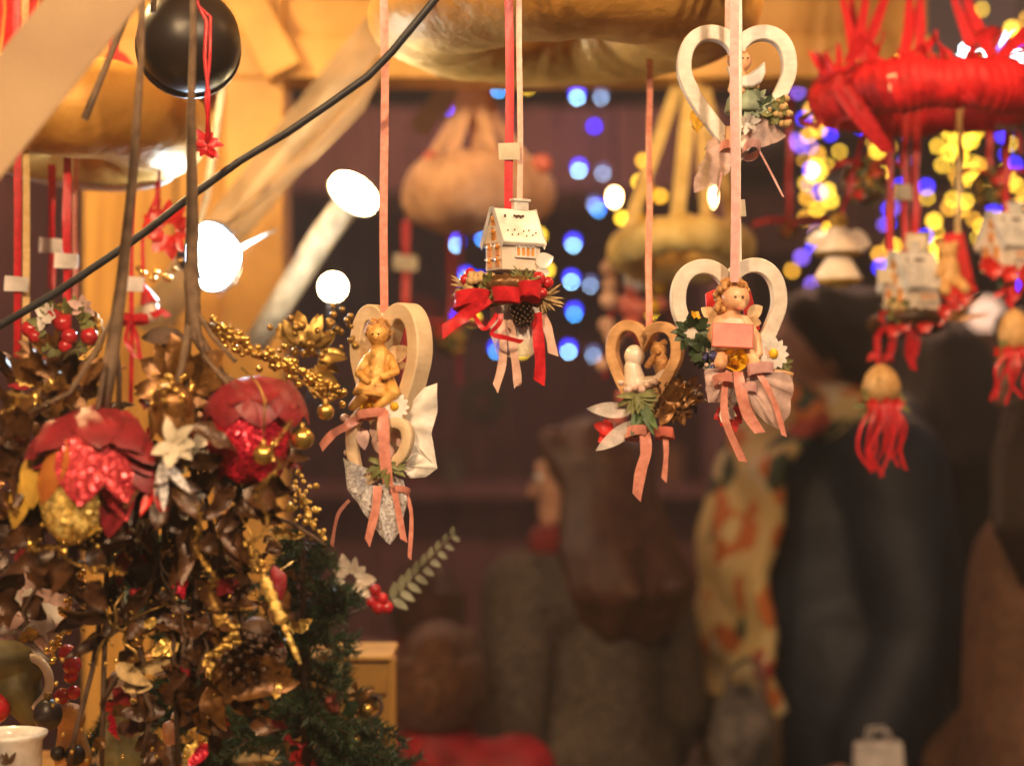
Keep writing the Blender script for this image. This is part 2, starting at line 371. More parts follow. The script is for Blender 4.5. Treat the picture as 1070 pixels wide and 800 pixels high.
# ================================================================== ground, far houses, huts
M['cobble'] = mat('cobbles', (.16, .11, .085), .6, nscale=3, col2=(.08, .055, .045))
def _cob():
    nt = M['cobble'].node_tree; nd = nt.nodes; lk = nt.links
    vo = nd.new('ShaderNodeTexVoronoi'); vo.feature = 'DISTANCE_TO_EDGE'; vo.inputs['Scale'].default_value = 9
    tc = [n for n in nd if n.type == 'TEX_COORD'][0]; lk.new(tc.outputs['Object'], vo.inputs['Vector'])
    b = nd.new('ShaderNodeBump'); b.inputs['Strength'].default_value = .8; b.inputs['Distance'].default_value = .02
    lk.new(vo.outputs['Distance'], b.inputs['Height']); lk.new(b.outputs['Normal'], nd['Principled BSDF'].inputs['Normal'])
_cob()
g = MB(Met()); n = 12
for i in range(n + 1):
    for j in range(n + 1): g.addv([Vector((-90 + 180 * i / n, -30 + 180 * j / n, 0))])
for i in range(n):
    for j in range(n): p = i * (n + 1) + j; g.addf((p, p + n + 1, p + n + 2, p + 1))
struct(g.build('ground', M['cobble'], smooth=False))

M['hutwood'] = planks('dark_hut_boards', (.22, .10, .09), (.13, .06, .06), .16, rough=.7)
M['hutroof'] = mat('hut_roof', (.06, .04, .04), .8, nscale=8, bump=.3)
M['plaster'] = mat('grey_plaster', (.62, .54, .56), .8, nscale=1.5, bump=.2, bscale=30)
M['dglass'] = mat('dark_pane', (.03, .03, .05), .1)
M['stone'] = mat('window_surround', (.34, .28, .25), .7, nscale=4)
M['rooftile'] = mat('roof_tiles', (.17, .07, .05), .8, nscale=4, bump=.5, wave=(12, 1, 'Z'))
def hut(label, x0, x1, y, depth, h, group=None):
    fr = Met(((x0 + x1) / 2, y, 0)); t = thing('market_hut', fr, label, 'hut', group); W = (x1 - x0) / 2
    m = MB(fr); m.box((0, depth, h / 2), (W, .03, h / 2)); m.box((-W + .03, depth / 2, h / 2), (.03, depth / 2 - .04, h / 2 - .004)); m.box((W - .03, depth / 2, h / 2), (.03, depth / 2 - .04, h / 2 - .004))
    m.build('wall', M['hutwood'], t, False)
    m = MB(fr); m.box((0, 0, .5), (W, .03, .5)); m.box((0, .05, 1.03), (W + .05, .25, .025)); m.build('counter', M['hutwood'], t, False)
    m = MB(fr)
    for s in (-1, 1): m.beam((s * (W + .3), depth / 2 - .2, h + .02), (0, depth / 2 - .2, h + W * .4), .06, depth + .8)
    m.build('roof', M['hutroof'], t, False)
    m = MB(fr); m.box((0, -.08, h - .18), (W, .025, .18)); m.build('fascia', M['hutwood'], t, False)
    for s in (-1, 1):
        m = MB(fr); m.box((s * (W - .06), -.075, h / 2 - .18), (.05, .04, h / 2 - .2)); m.build('post', M['hutwood'], t, False)
    return t
hut('dark wooden market hut behind the girl, blue fairy lights along its front', -1.5, .95, 6.3, 1.6, 2.7, 'market huts behind the shoppers')
hut('dark wooden market hut far back, half hidden by the heart ornaments', 1.25, 3.4, 8.2, 1.8, 2.6, 'market huts behind the shoppers')
hut('dark wooden market hut at the left, glimpsed behind the red and white ribbons', -4.6, -1.9, 5.4, 1.6, 2.7, 'market huts behind the shoppers')
def house(label, x0, x1, y, h, nfl):
    fr = Met(((x0 + x1) / 2, y, 0)); t = thing('town_house', fr, label, 'house', 'town houses across the square'); W = (x1 - x0) / 2
    m = MB(fr); m.box((0, 4, h / 2), (W, 4, h / 2)); m.build('wall', M['plaster'], t, False)
    m = MB(fr); m.box((0, 2.0, h + 1.3), (W + .2, 3.0, .12), rot=(R(32), 0, 0)); m.build('roof', M['rooftile'], t, False)
    nw = max(2, int(2 * W / 1.9))
    for f in range(nfl):
        for i in range(nw):
            cx = -W + (i + .5) * 2 * W / nw; cz = 1.6 + f * 3.0
            m = MB(fr)
            for (bx, bz, hx, hz) in ((0, .82, .6, .08), (0, -.82, .6, .08), (-.54, 0, .06, .738), (.54, 0, .06, .738)): m.box((cx + bx, -.03, cz + bz), (hx, .05, hz))
            f_ = m.build('window', M['stone'], t, False)
            m = MB(fr); m.box((cx, -.004, cz), (.477, .01, .735)); m.build('pane', M['dglass'], f_, False)
    return t
# goods on the hut behind the girl
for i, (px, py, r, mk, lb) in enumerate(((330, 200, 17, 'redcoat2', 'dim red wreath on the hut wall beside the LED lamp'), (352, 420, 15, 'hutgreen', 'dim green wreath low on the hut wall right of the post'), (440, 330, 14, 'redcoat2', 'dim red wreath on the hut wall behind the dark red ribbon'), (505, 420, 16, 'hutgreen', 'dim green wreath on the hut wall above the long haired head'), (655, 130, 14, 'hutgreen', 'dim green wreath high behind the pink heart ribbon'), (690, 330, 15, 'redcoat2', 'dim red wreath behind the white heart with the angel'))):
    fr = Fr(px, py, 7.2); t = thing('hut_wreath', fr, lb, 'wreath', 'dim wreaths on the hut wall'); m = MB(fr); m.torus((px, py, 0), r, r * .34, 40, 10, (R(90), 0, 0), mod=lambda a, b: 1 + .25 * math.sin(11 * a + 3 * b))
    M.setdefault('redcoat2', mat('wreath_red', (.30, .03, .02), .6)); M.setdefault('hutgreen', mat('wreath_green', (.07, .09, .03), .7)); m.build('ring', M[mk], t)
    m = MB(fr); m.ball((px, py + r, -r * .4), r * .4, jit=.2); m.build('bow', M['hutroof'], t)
for i, (px, w_, h_, c_, lb) in enumerate(((400, 22, 30, (.22, .10, .03), 'ochre box of goods on the dark hut counter, left end'), (436, 16, 44, (.16, .03, .02), 'tall dark red tin on the hut counter'), (474, 20, 26, (.10, .09, .06), 'low grey box on the hut counter'), (700, 22, 34, (.24, .12, .05), 'brown box on the hut counter behind the scarf'), (664, 14, 40, (.12, .03, .02), 'slim dark red tin on the hut counter behind the small heart'))):
    fr = Fr(px, 496, 6.33); zc = 1.056 - fr.loc.z; t = thing('goods_box', fr, lb, 'box', 'goods on the hut counter'); u = fr.s; mm = mat('goods_paint', c_, .6)
    m = MB(Met()); m.box((0, 0, zc + h_ * u / 2), (w_ * u / 2, .06, h_ * u / 2)); m.build('box_body', mm, t, False); m = MB(Met()); m.box((0, 0, zc + h_ * u + .008), (w_ * u / 2 + .006, .066, .0075)); m.build('lid', mm, t, False)
house('grey plaster town house behind the yellow fairy lights', 1.9, 8.6, 13, 9, 3)
house('grey town house far behind the dark hut, straight ahead', -6, 1.6, 15, 10, 3)
house('grey town house far left behind the stall boards', -15, -6.4, 14, 9, 3)
house('grey town house at the far right edge', 8.9, 16, 13.5, 9.5, 3)

# ================================================================== the near stall (left)
def roof_py(d): return 400 - (2.19 - .1405 * (d - 1.0) - .014 - CAMZ) / (K * d)
D0 = 1.9
fs = Fr(270, 400, D0); stall = thing('market_stall', Met((fs.loc.x, D0, 0)), 'yellow ochre wooden market stall frame with corner post and top beam', 'stall')
sx = fs.loc.x
def zz(py, d=D0): return CAMZ - (py - 400) * K * d
def xx(px, d=D0): return (px - 535) * K * d - sx
fm = Met((sx, D0, 0))
m = MB(fm); m.box((xx(270), 0, 1.02), (31 * fs.s, .035, 1.02)); m.build('post', M['ochre'], stall, False, bevel=.004)
m = MB(fm); m.box(((xx(70) + xx(238)) / 2, .085, 1.0), ((xx(238) - xx(70)) / 2, .015, 1.0)); m.build('wall_panel', M['ochre_planks'], stall, False)
m = MB(fm); m.box(((xx(-400) + xx(965)) / 2, -.001, zz(66)), ((xx(965) - xx(-400)) / 2, .040, 22 * fs.s)); m.build('beam', M['ochre'], stall, False, bevel=.004)
m = MB(fm); m.box(((xx(-400) + xx(965)) / 2, .01, zz(22)), ((xx(965) - xx(-400)) / 2, .028, 21 * fs.s)); m.build('eave_board', M['ochre'], stall, False, bevel=.003)
m = MB(fm); m.beam((xx(228), -.055, zz(-60)), (xx(305), -.055, zz(86)), .05, .03); m.build('brace', M['ochre'], stall, False, bevel=.003)
m = MB(fm); m.box(((xx(-400) + xx(985)) / 2, -.90, 2.19), ((xx(985) - xx(-400)) / 2, .96, .012), rot=(R(-8), 0, 0)); m.build('roof_board', M['ochre_planks'], stall, False)

def at(px, py, d): return Vector(((px - 535) * K * d, d, CAMZ - (py - 400) * K * d))

# crate under the fir
fr = Fr(360, 745, 1.36); m = MB(fr)
cr = thing('wooden_crate', fr, 'ochre wooden display box standing under the fir branches', 'crate')
for i in range(3): m.box((345, 708 + i * 36, 0), (64 * 1, 3, 16.5))
m.build('front_board', M['ochre'], cr, False, bevel=.002)
for s in (282, 408):
    m = MB(fr); m.box((s, 745, 14), (4.5, 18, 56)); m.build('corner_post', M['ochre'], cr, False, bevel=.002)
m = MB(fr); m.box((345, 686, 30), (66, 40, 3)); m.build('top_board', M['ochre'], cr, False, bevel=.002)
m = MB(fr); m.box((345, 1240, 30), (62, 30, 435)); m.build('pedestal', M['hutwood'], cr, False)

# ================================================================== lamps that are lit
M['e_white'] = lamp_mat('cool_bulb_glow', (.58, .82, 1.0), 120)
M['e_led'] = lamp_mat('warm_led_glow', (1.0, .74, .34), 36)
M['e_warm'] = lamp_mat('warm_bulb_glow', (1.0, .74, .36), 60)
M['e_key'] = lamp_mat('added_key_glow', (1.0, .72, .45), 800)
M['e_far'] = lamp_mat('hut_bulb_glow', (1.0, .62, .26), 40)
fr = Fr(226, 267, 1.42); t = thing('spot_lamp', fr, 'dazzling cool white round bulb in a reflector, behind the brown stem', 'lamp')
m = MB(fr); m.ball((226, 267, 0), 25); m.build('bulb', M['e_white'], t)
m = MB(fr); m.lathe((208, 268, 14), [(8, -26), (15, -22), (17, -8), (30, 8), (38, 20), (36, 20), (28, 9), (14, -6)], 28, (1, 0, -.75)); m.build('reflector', M['chrome'], t)
m = MB(fr); m.tube([(195, 268, 28), (186, 258, 60), (190, 190, 120), (200, 60, 160)], 4); m.build('lamp_arm', M['whiteplastic'], t)
m = MB(fr); m.tube([(250, 258, 8), (272, 248, 0), (290, 241, -8)], 1.6); m.build('wire', M['whiteplastic'], t)
fr = Fr(370, 201, 1.62); t = thing('led_lamp', fr, 'tilted round LED lamp head glowing on a slanted white tube', 'lamp')
ax = (.55, -.62, -.55)
m = MB(fr); m.lathe((366, 206, 6), [(.1, 12), (25, 12), (27, 10), (27, 4), (0.1, 3.8)], 30, ax); m.build('diffuser', M['e_led'], t)
m = MB(fr); m.lathe((366, 206, 6), [(.1, -4), (16, -3), (28.5, 2), (28.5, 3.4), (.1, 3.5)], 30, ax); m.build('lamp_housing', M['whiteplastic'], t)
m = MB(fr); m.tube([(360, 215, 6), (335, 248, 8), (300, 302, 14), (262, 360, 22)], [15, 15, 14, 13], 14); m.build('tube_arm', M['whiteplastic'], t)
fr = Fr(348, 300, 1.5); t = thing('globe_bulb', fr, 'small round warm bulb glowing beside the angel heart', 'lamp')
m = MB(fr); m.ball((348, 300, 0), 15); m.build('bulb', M['e_warm'], t)
m = MB(fr); m.lathe((348, 316, 3), [(6, -4), (7, 2), (7, 16), (4, 20)], 16, (0, 1, .2)); m.build('socket', M['blackp'], t)
m = MB(fr); m.tube([(348, 334, 6), (340, 370, 10), (318, 420, 16), (300, 520, 20)], 2); m.build('flex', M['cable'], t)
# unseen shaded lamps added under the roof to light ornaments and stall
def added_lamp(x, y, z, label, st=None):
    fr = Met((x, y, z)); t = thing('added_lamp', fr, label, 'lamp', 'added unseen lamps under the roof boards')
    m = MB(fr); m.ball((0, 0, 0), .032); m.build('bulb', st or M['e_key'], t)
    m = MB(fr); m.lathe((0, 0, 0), [(.021, .095), (.03, .085), (.075, .035), (.105, .01), (.103, .008), (.072, .033), (.028, .08)], 28, (0, 0, 1)); m.build('lamp_shade', M['blackp'], t)
    m = MB(fr); m.tube([(0, 0, .09), (0, 0, .16)], .006); m.build('cord', M['cable'], t)
    return t
M['e_key2'] = lamp_mat('added_warm_key_glow', (1.0, .66, .35), 880)
added_lamp(-.34, .06, 2.14, 'unseen shaded lamp added over the left flowers to light the ornaments', M['e_key2'])
M['e_back'] = lamp_mat('added_back_glow', (1.0, .66, .27), 330)
added_lamp(-.56, 1.30, 2.03, 'unseen shaded lamp added near the ochre corner post to brighten the beam', M['e_back'])
M['e_mid'] = lamp_mat('added_mid_glow', (1.0, .60, .26), 150)
added_lamp(.46, 1.10, 2.07, 'unseen shaded lamp added above the red ring to brighten the stall', M['e_mid'])
added_lamp(.40, .08, 2.14, 'unseen shaded lamp added over the white hearts to light the ornaments')
# unseen bulbs added high over the lane to light hut fronts and shoppers
M['e_lane'] = lamp_mat('added_lane_glow', (1.0, .50, .30), 200)
for i, x in enumerate((-1.7, -.6, .6, 1.8)):
    fr = Met((x, 4.5, 2.95)); t = thing('added_lane_bulb', fr, 'unseen bulb added high over the lane to light hut and shoppers', 'lamp', 'added unseen bulbs over the lane')
    m = MB(fr); m.ball((0, 0, 0), .055); m.build('bulb', M['e_lane'], t)
    m = MB(fr); m.lathe((0, 0, 0), [(.022, .045), (.024, .10), (.01, .12)], 14, (0, 0, 1)); m.build('socket', M['blackp'], t)
    m = MB(fr); m.tube([(-.6, 0, .16), (0, 0, .115), (.6, 0, .16)], .006); m.build('cable', M['cable'], t)
# black lamp shade seen from behind, top left
fr = Fr(198, 42, 1.12); t = thing('lamp_shade_spot', fr, 'round black lamp shade turned away at the top of the stall', 'lamp')
m = MB(fr); m.lathe((198, 38, 0), [(.1, -40), (14, -39), (30, -33), (43, -22), (51, -6), (54, 14), (53, 34), (50, 34), (50, 14), (40, -10)], 36, (-.25, .15, .96)); m.build('shade', M['blackp'], t)
m = MB(fr); m.lathe((198, 38, 0), [(52.5, 30), (55.5, 31), (55.5, 36), (52, 36.5)], 36, (-.25, .15, .96)); m.build('rim', M['blackp'], t)
m = MB(fr); m.tube([(190, 10, 36), (180, -30, 50), (176, -90, 60), (174, roof_py(1.18), 60)], 7); m.build('neck', M['blackp'], t)

# ================================================================== people
M['skin'] = mat('skin', (.56, .30, .20), .5, nscale=30, var=.08, sss=.1)
M['hair_b'] = mat('brown_hair', (.10, .038, .018), .42, nscale=40, col2=(.05, .018, .009), bump=.45, wave=(55, 1.2, 'X'), bdist=.006)
M['hair_d'] = mat('dark_hair', (.034, .016, .011), .45, nscale=60, bump=.6, wave=(90, 6, 'X'), bdist=.01)
M['hair_r'] = mat('chestnut_hair', (.15, .06, .022), .45, nscale=60, col2=(.08, .03, .012), bump=.7, wave=(90, 6, 'X'), bdist=.01)
M['tweed'] = mat('grey_tweed', (.13, .092, .064), .85, nscale=110, col2=(.03, .02, .016), bump=.6, bscale=300)
M['navy'] = mat('navy_padded_cloth', (.015, .019, .034), .6, nscale=14, bump=.3, bscale=9, bdist=.02)
M['browncoat'] = mat('brown_wool', (.13, .055, .024), .8, nscale=50, bump=.4)
M['blackcoat'] = mat('black_coat', (.014, .010, .010), .7, nscale=50)
M['redcoat'] = mat('red_jacket_cloth', (.42, .012, .022), .6, nscale=30, bump=.3)
M['pinkcoat'] = mat('dusty_pink_cloth', (.33, .17, .12), .8, nscale=30, bump=.4)
M['redscarf'] = mat('red_scarf_wool', (.22, .014, .014), .85, nscale=90, bump=.6)
M['trouser'] = mat('dark_trousers', (.025, .022, .026), .8)
M['shoe'] = mat('shoe_leather', (.02, .014, .012), .4)
M['eye'] = mat('eye_white', (.75, .72, .68), .2); M['iris'] = mat('iris_brown', (.03, .015, .008), .15); M['lip'] = mat('lip_skin', (.42, .14, .11), .45)
def floral():
    m = bpy.data.materials.new('floral_scarf'); m.use_nodes = True; nt = m.node_tree; nd = nt.nodes; lk = nt.links; p = nd['Principled BSDF']; p.inputs['Roughness'].default_value = .7
    tc = nd.new('ShaderNodeTexCoord'); nz = nd.new('ShaderNodeTexNoise'); nz.inputs['Scale'].default_value = 9; lk.new(tc.outputs['Object'], nz.inputs['Vector'])
    mv = nd.new('ShaderNodeMix'); mv.data_type = 'VECTOR'; mv.inputs[0].default_value = .12; lk.new(tc.outputs['Object'], mv.inputs[4]); lk.new(nz.outputs['Color'], mv.inputs[5])
    vo = nd.new('ShaderNodeTexVoronoi'); vo.inputs['Scale'].default_value = 24; lk.new(mv.outputs[1], vo.inputs['Vector'])
    sp = nd.new('ShaderNodeSeparateColor'); lk.new(vo.outputs['Color'], sp.inputs[0])
    rp = nd.new('ShaderNodeValToRGB'); rp.color_ramp.interpolation = 'CONSTANT'; e = rp.color_ramp.elements
    e[0].position = 0; e[0].color = (.70, .50, .20, 1); e[1].position = .36; e[1].color = (.62, .17, .03, 1)
    for q, c in ((.56, (.68, .50, .22, 1)), (.66, (.05, .07, .035, 1)), (.86, (.72, .58, .34, 1)), (.95, (.40, .05, .03, 1))): x = e.new(q); x.color = c
    lk.new(sp.outputs[0], rp.inputs[0]); lk.new(rp.outputs[0], p.inputs['Base Color']); return m
M['floral'] = floral()
M['fringe'] = mat('scarf_fringe', (.24, .15, .07), .8, nscale=90, col2=(.10, .055, .025), bump=.8)
M['mottle'] = mat('mottled_grey_cloth', (.26, .21, .17), .8, nscale=20, col2=(.03, .025, .022), bump=.3)
def hand(mb, wr, d, s, side):
    """palm, four unequal curled fingers and a thumb, root at the wrist"""
    d = Vector(d).normalized(); fw = Vector((1, 0, 0)); fw = (fw - d * fw.dot(d)).normalized(); lat = Vector(side)
    wr = Vector(wr)
    for i in range(4):
        o = wr + fw * ((i - 1.5) * -.019 * s)
        mb.capsule(wr + fw * ((i - 1.5) * -.010 * s), o + d * .085 * s, .017 * s, .012 * s, 8, raw=True)
        L = (.034, .040, .038, .028)[i] * s; k = o + d * .09 * s; k2 = k + (d * .9 - lat * .35) * L; mb.capsule(k, k2, .0095 * s, .0088 * s, 8, raw=True)
        mb.capsule(k2, k2 + (d * .55 - lat * .75) * L * .8, .0088 * s, .0075 * s, 8, raw=True)
    t0 = wr + d * .03 * s + fw * .03 * s; t1 = t0 + (d * .6 + fw * .6 - lat * .25) * .045 * s; mb.capsule(t0 - fw * .012 * s, t1, .014 * s, .011 * s, 8, raw=True)
    mb.capsule(t1, t1 + (d * .9 + fw * .1 - lat * .3) * .032 * s, .011 * s, .0085 * s, 8, raw=True)
def person(px, py_head, d, H, face, label, coat, group, hairmat, hair='long', hem=.62, head_turn=0, girth=1.0, armf=(.05, .05), collar=None, trs=None):
    """facing +X in local space; head centre lands on the photo pixel"""
    a = at(px, py_head, d); s = H / 1.70
    fr = Met((a.x, a.y, a.z - 1.585 * s)); fr.loc.z = 0
    s = a.z / 1.585
    t = bpy.data.objects.new('person', None); COL.objects.link(t); t.location = fr.loc; t.rotation_euler = (0, 0, R(face)); tag(t, label, 'person', group)
    V = lambda x, y, z: Vector((x * s, y * s, z * s))
    b = MB(Met()); c = lambda p, q, r0, r1: b.capsule(V(*p), V(*q), r0 * s, r1 * s, 14, raw=True)
    J = {}
    for sd, af in ((1, armf[0]), (-1, armf[1])):
        c((0, .09 * sd, .90), (.012, .095 * sd, .49), .082, .056); c((.012, .095 * sd, .49), (-.015, .10 * sd, .085), .053, .037); c((-.03, .10 * sd, .05), (.13, .115 * sd, .03), .04, .032)
        sh, el = (0, .185 * sd, 1.385), (-.03 + af * .3, .235 * sd, 1.10); wr = (.04 + af * 1.6, .225 * sd, .87 + af * .55)
        c(sh, el, .05, .042); c(el, wr, .041, .028); J[sd] = (sh, el, wr)
        dd = (Vector(wr) - Vector(el)).normalized(); hand(b, V(*wr), dd, s, (0, sd, 0))
    c((0, 0, .93), (0, 0, 1.12), .125, .115); c((0, 0, 1.12), (0, 0, 1.33), .115, .12)
    c((-.01, -.13, 1.375), (-.01, .13, 1.375), .065, .065); c((-.005, 0, 1.40), (.015, 0, 1.52), .055, .052)
    Mh = Matrix.Rotation(R(head_turn), 3, 'Z'); hc = V(0.02, 0, 1.585)
    Hd = lambda x, y, z: hc + Mh @ (Vector((x, y, z)) * s)
    b.ball(Hd(-.005, 0, .03), .098 * s, .077 * s, .095 * s, 20, 14, raw=True)
    b.capsule(Hd(.04, 0, -.01), Hd(.055, 0, -.085), .060 * s, .036 * s, 14, raw=True); b.capsule(Hd(.0, 0, -.05), Hd(.05, 0, -.07), .058 * s, .045 * s, 14, raw=True)
    b.capsule(Hd(.088, 0, .018), Hd(.112, 0, -.022), .010 * s, .016 * s, 10, raw=True)
    b.capsule(Hd(.078, -.035, .032), Hd(.078, .035, .032), .016 * s, .016 * s, 8, raw=True)
    b.capsule(Hd(.082, -.02, -.055), Hd(.082, .02, -.055), .011 * s, .011 * s, 8, raw=True); b.capsule(Hd(.080, -.017, -.068), Hd(.080, .017, -.068), .011 * s, .011 * s, 8, raw=True)
    for sd in (1, -1): b.ball(Hd(-.005, .079 * sd, .0), .02 * s, .009 * s, .032 * s, 10, 8, raw=True)
    body = b.build('body', M['skin'], t, remesh=.0055 * s)
    for sd in (1, -1):
        e = MB(Met()); e.ball(Hd(.080, .033 * sd, .012), .013 * s, raw=True); eo = e.build('eye', M['eye'], body)
        e = MB(Met()); e.ball(Hd(.0895, .034 * sd, .012), .0055 * s, raw=True); e.build('iris', M['iris'], eo)
    e = MB(Met()); e.capsule(Hd(.0905, -.017, -.0575), Hd(.0905, .017, -.0575), .005 * s, .005 * s, 8, raw=True); e.capsule(Hd(.089, -.014, -.067), Hd(.089, .014, -.067), .006 * s, .006 * s, 8, raw=True); e.build('mouth', M['lip'], body)
    # coat
    b = MB(Met()); gg = girth
    c2 = lambda p, q, r0, r1: b.capsule(V(*p), V(*q), r0 * s, r1 * s, 18, raw=True)
    c2((0, 0, 1.0), (0, 0, 1.28), .155 * gg, .145 * gg); c2((-.01, -.12, 1.365), (-.01, .12, 1.365), .09 * gg, .09 * gg)
    for sd in (1, -1):
        c2((0, .06 * sd, 1.02), (-.005, .085 * sd, hem + .12), .15 * gg, .155 * gg)
        sh, el, wr = J[sd]; w3 = tuple(Vector(el).lerp(Vector(wr), .9)); c2(sh, el, .083 * gg, .072 * gg); c2(el, w3, .070 * gg, .058 * gg)
    c2((-.005, 0, 1.0), (-.005, 0, hem + .13), .165 * gg, .19 * gg); c2((-.005, -.05, .95), (-.005, .05, .95), .16 * gg, .16 * gg)
    c2((-.02, 0, 1.41), (-.01, 0, 1.455), .085 * gg, .078 * gg)
    coat_o = b.build('coat', coat, t, remesh=.012 * s, smooth_it=9)
    b = MB(Met())
    for sd in (1, -1): b.capsule(V(0, .09 * sd, .86), V(.012, .095 * sd, .49), .092 * s, .075 * s, 14, raw=True); b.capsule(V(.012, .095 * sd, .49), V(-.015, .10 * sd, .10), .073 * s, .062 * s, 14, raw=True)
    b.build('trousers', trs or M['trouser'], t, remesh=.012 * s)
    for sd in (1, -1):
        b = MB(Met()); b.capsule(V(-.035, .10 * sd, .056), V(.135, .116 * sd, .045), .052 * s, .042 * s, 12, raw=True); b.capsule(V(-.025, .10 * sd, .06), V(-.02, .1 * sd, .15), .052 * s, .055 * s, 12, raw=True); b.build('shoe', M['shoe'], t, remesh=.01)
    # hair
    b = MB(Met()); q = random.Random(int(px))
    b.ball(Hd(-.022, 0, .045), .107 * s, .092 * s, .098 * s, 22, 14, raw=True)
    for sd in (1, -1): b.capsule(Hd(.045, .055 * sd, .085), Hd(-.02, .082 * sd, .0), .035 * s, .03 * s, 10, raw=True)
    if hair == 'long':
        for i in range(26):
            an = R(90 + 180 * (i + .5) / 26); rr = q.uniform(.085, .105)
            x, y = -.015 + rr * math.cos(an), rr * .95 * math.sin(an); dn = q.uniform(.28, .32); fx = q.uniform(-.008, .008)
            pts = [Hd(x * .8, y * .85, .08), Hd(x * 1.05, y * 1.05, -.02), Hd(x * 1.25 - .01, y * 1.5 + fx, -.12), Hd(x * 1.35 - .03 + .02 * math.sin(i * 2.1), y * 1.75 + fx, -.2), Hd(x * 1.2 - .03 + fx, y * 1.25 + fx, -dn)]
            b.tube(pts, [.030 * s, .034 * s, .036 * s, .034 * s, .018 * s], 8, raw=True)
    elif hair == 'short':
        for i in range(18):
            an = R(95 + 170 * (i + .5) / 18); x, y = -.02 + .095 * math.cos(an), .09 * math.sin(an)
            b.tube([Hd(x, y, .06), Hd(x * 1.08, y * 1.06, -.03), Hd(x * .95, y * .95, -.095)], [.026 * s, .028 * s, .014 * s], 8, raw=True)
    elif hair == 'bun':
        b.ball(Hd(-.10, 0, .075), .06 * s, .06 * s, .058 * s, 14, 10, raw=True)
        for i in range(14):
            an = R(100 + 160 * (i + .5) / 14); x, y = -.02 + .092 * math.cos(an), .088 * math.sin(an)
            b.tube([Hd(x, y, .06), Hd(x * 1.04, y * 1.02, -.03), Hd(x * .85, y * .85, -.075)], [.024 * s, .024 * s, .014 * s], 8, raw=True)
    b.build('hair', hairmat, t, remesh=.009 * s, smooth_it=12)
    if collar:
        b = MB(Met()); b.torus((.012 * s, 0, 1.455 * s), .078 * s, .038 * s, 36, 12, (R(4), R(-8), 0), mod=lambda a_, b_: 1 + .22 * math.sin(3 * a_ + b_ * 2)); b.build('scarf', collar, t)
    t['_s'] = s
    return t, s, V
G = 'shoppers behind the ornaments'
person(616, 505, 2.45, 1.44, 130, 'person with long brown hair in grey tweed coat and red scarf, facing away', M['tweed'], G, M['hair_b'], 'long', .50, 24, .98, (.02, .02), M['redscarf'])
t2, s2, V2 = person(864, 372, 2.65, 1.70, 205, 'person in dark navy padded coat with floral scarf, in profile', M['navy'], G, M['hair_d'], 'bun', .40, -18, 1.22, (.03, .06))
person(1124, 402, 2.05, 1.62, 168, 'person in brown coat with long dark hair, half cut by the right edge', M['browncoat'], G, M['hair_d'], 'long', .50, -48, 1.12, (.03, .08))
person(988, 392, 3.3, 1.68, 95, 'person in black coat with dark hair seen from behind between two shoppers', M['blackcoat'], G, M['hair_d'], 'long', .45, 0, 1.2)
person(458, 712, 2.15, 1.1, 80, 'small child with dark brown hair in a bright red jacket, from behind', M['redcoat'], G, M['hair_r'], 'short', .7, 0, 1.1)
person(447, 632, 2.9, 1.15, 95, 'child with chestnut hair, red scarf and dusty pink coat', M['pinkcoat'], G, M['hair_r'], 'short', .6, 0, 1.25, collar=M['redscarf'])
b = MB(Met()); b.torus((-.035 * s2, 0, 1.43 * s2), .105 * s2, .055 * s2, 40, 14, (0, R(16), 0), mod=lambda a, c: 1 + .12 * math.sin(5 * a) - .35 * max(0, math.cos(a))); b.build('hood', M['navy'], t2)
# floral scarf with fringe worn by the second shopper
b = MB(Met()); b.torus((.03 * s2, 0, 1.475 * s2), .085 * s2, .05 * s2, 40, 14, (0, R(-14), 0), mod=lambda a, c: 1 + .2 * math.sin(3 * a + 2 * c)); b.build('scarf_loop', M['floral'], t2)
for yy, ln, ww in ((-.02, .80, .12), (.08, .83, .12)):
    b = MB(Met()); pts = [(.11, yy * .7, 1.48), (.20, yy, 1.38), (.235, yy, 1.2), (.235, yy * 1.1, 1.05), (.215, yy * 1.1, .95 - .0)]
    pts = [tuple(Vector(p) * s2) for p in pts]; n_ = 16; P = []
    for i in range(n_ + 1):
        u = i / n_ * 4; k = min(3, int(u)); P.append(tuple(Vector(pts[k]).lerp(Vector(pts[k + 1]), u - k) + Vector((.010 * math.sin(i * 1.3 + yy * 40), 0, 0))))
    b.ribbon(P, ww * s2, .03 * s2, side=(0, 1, 0)); b.build('scarf_end', M['floral'], t2, remesh=.008, smooth_it=4)
    b = MB(Met()); q = random.Random(3)
    for i in range(22):
        y = yy + (i / 21 - .5) * ww; b.tube([(.215 * s2, y * s2, .955 * s2), ((.215 + q.uniform(-.02, .02)) * s2, (y + q.uniform(-.012, .012)) * s2, .89 * s2), ((.213 + q.uniform(-.03, .03)) * s2, (y + q.uniform(-.02, .02)) * s2, q.uniform(.80, .84) * s2)], .008, 6)
    b.build('scarf_fringe', M['fringe'], t2)
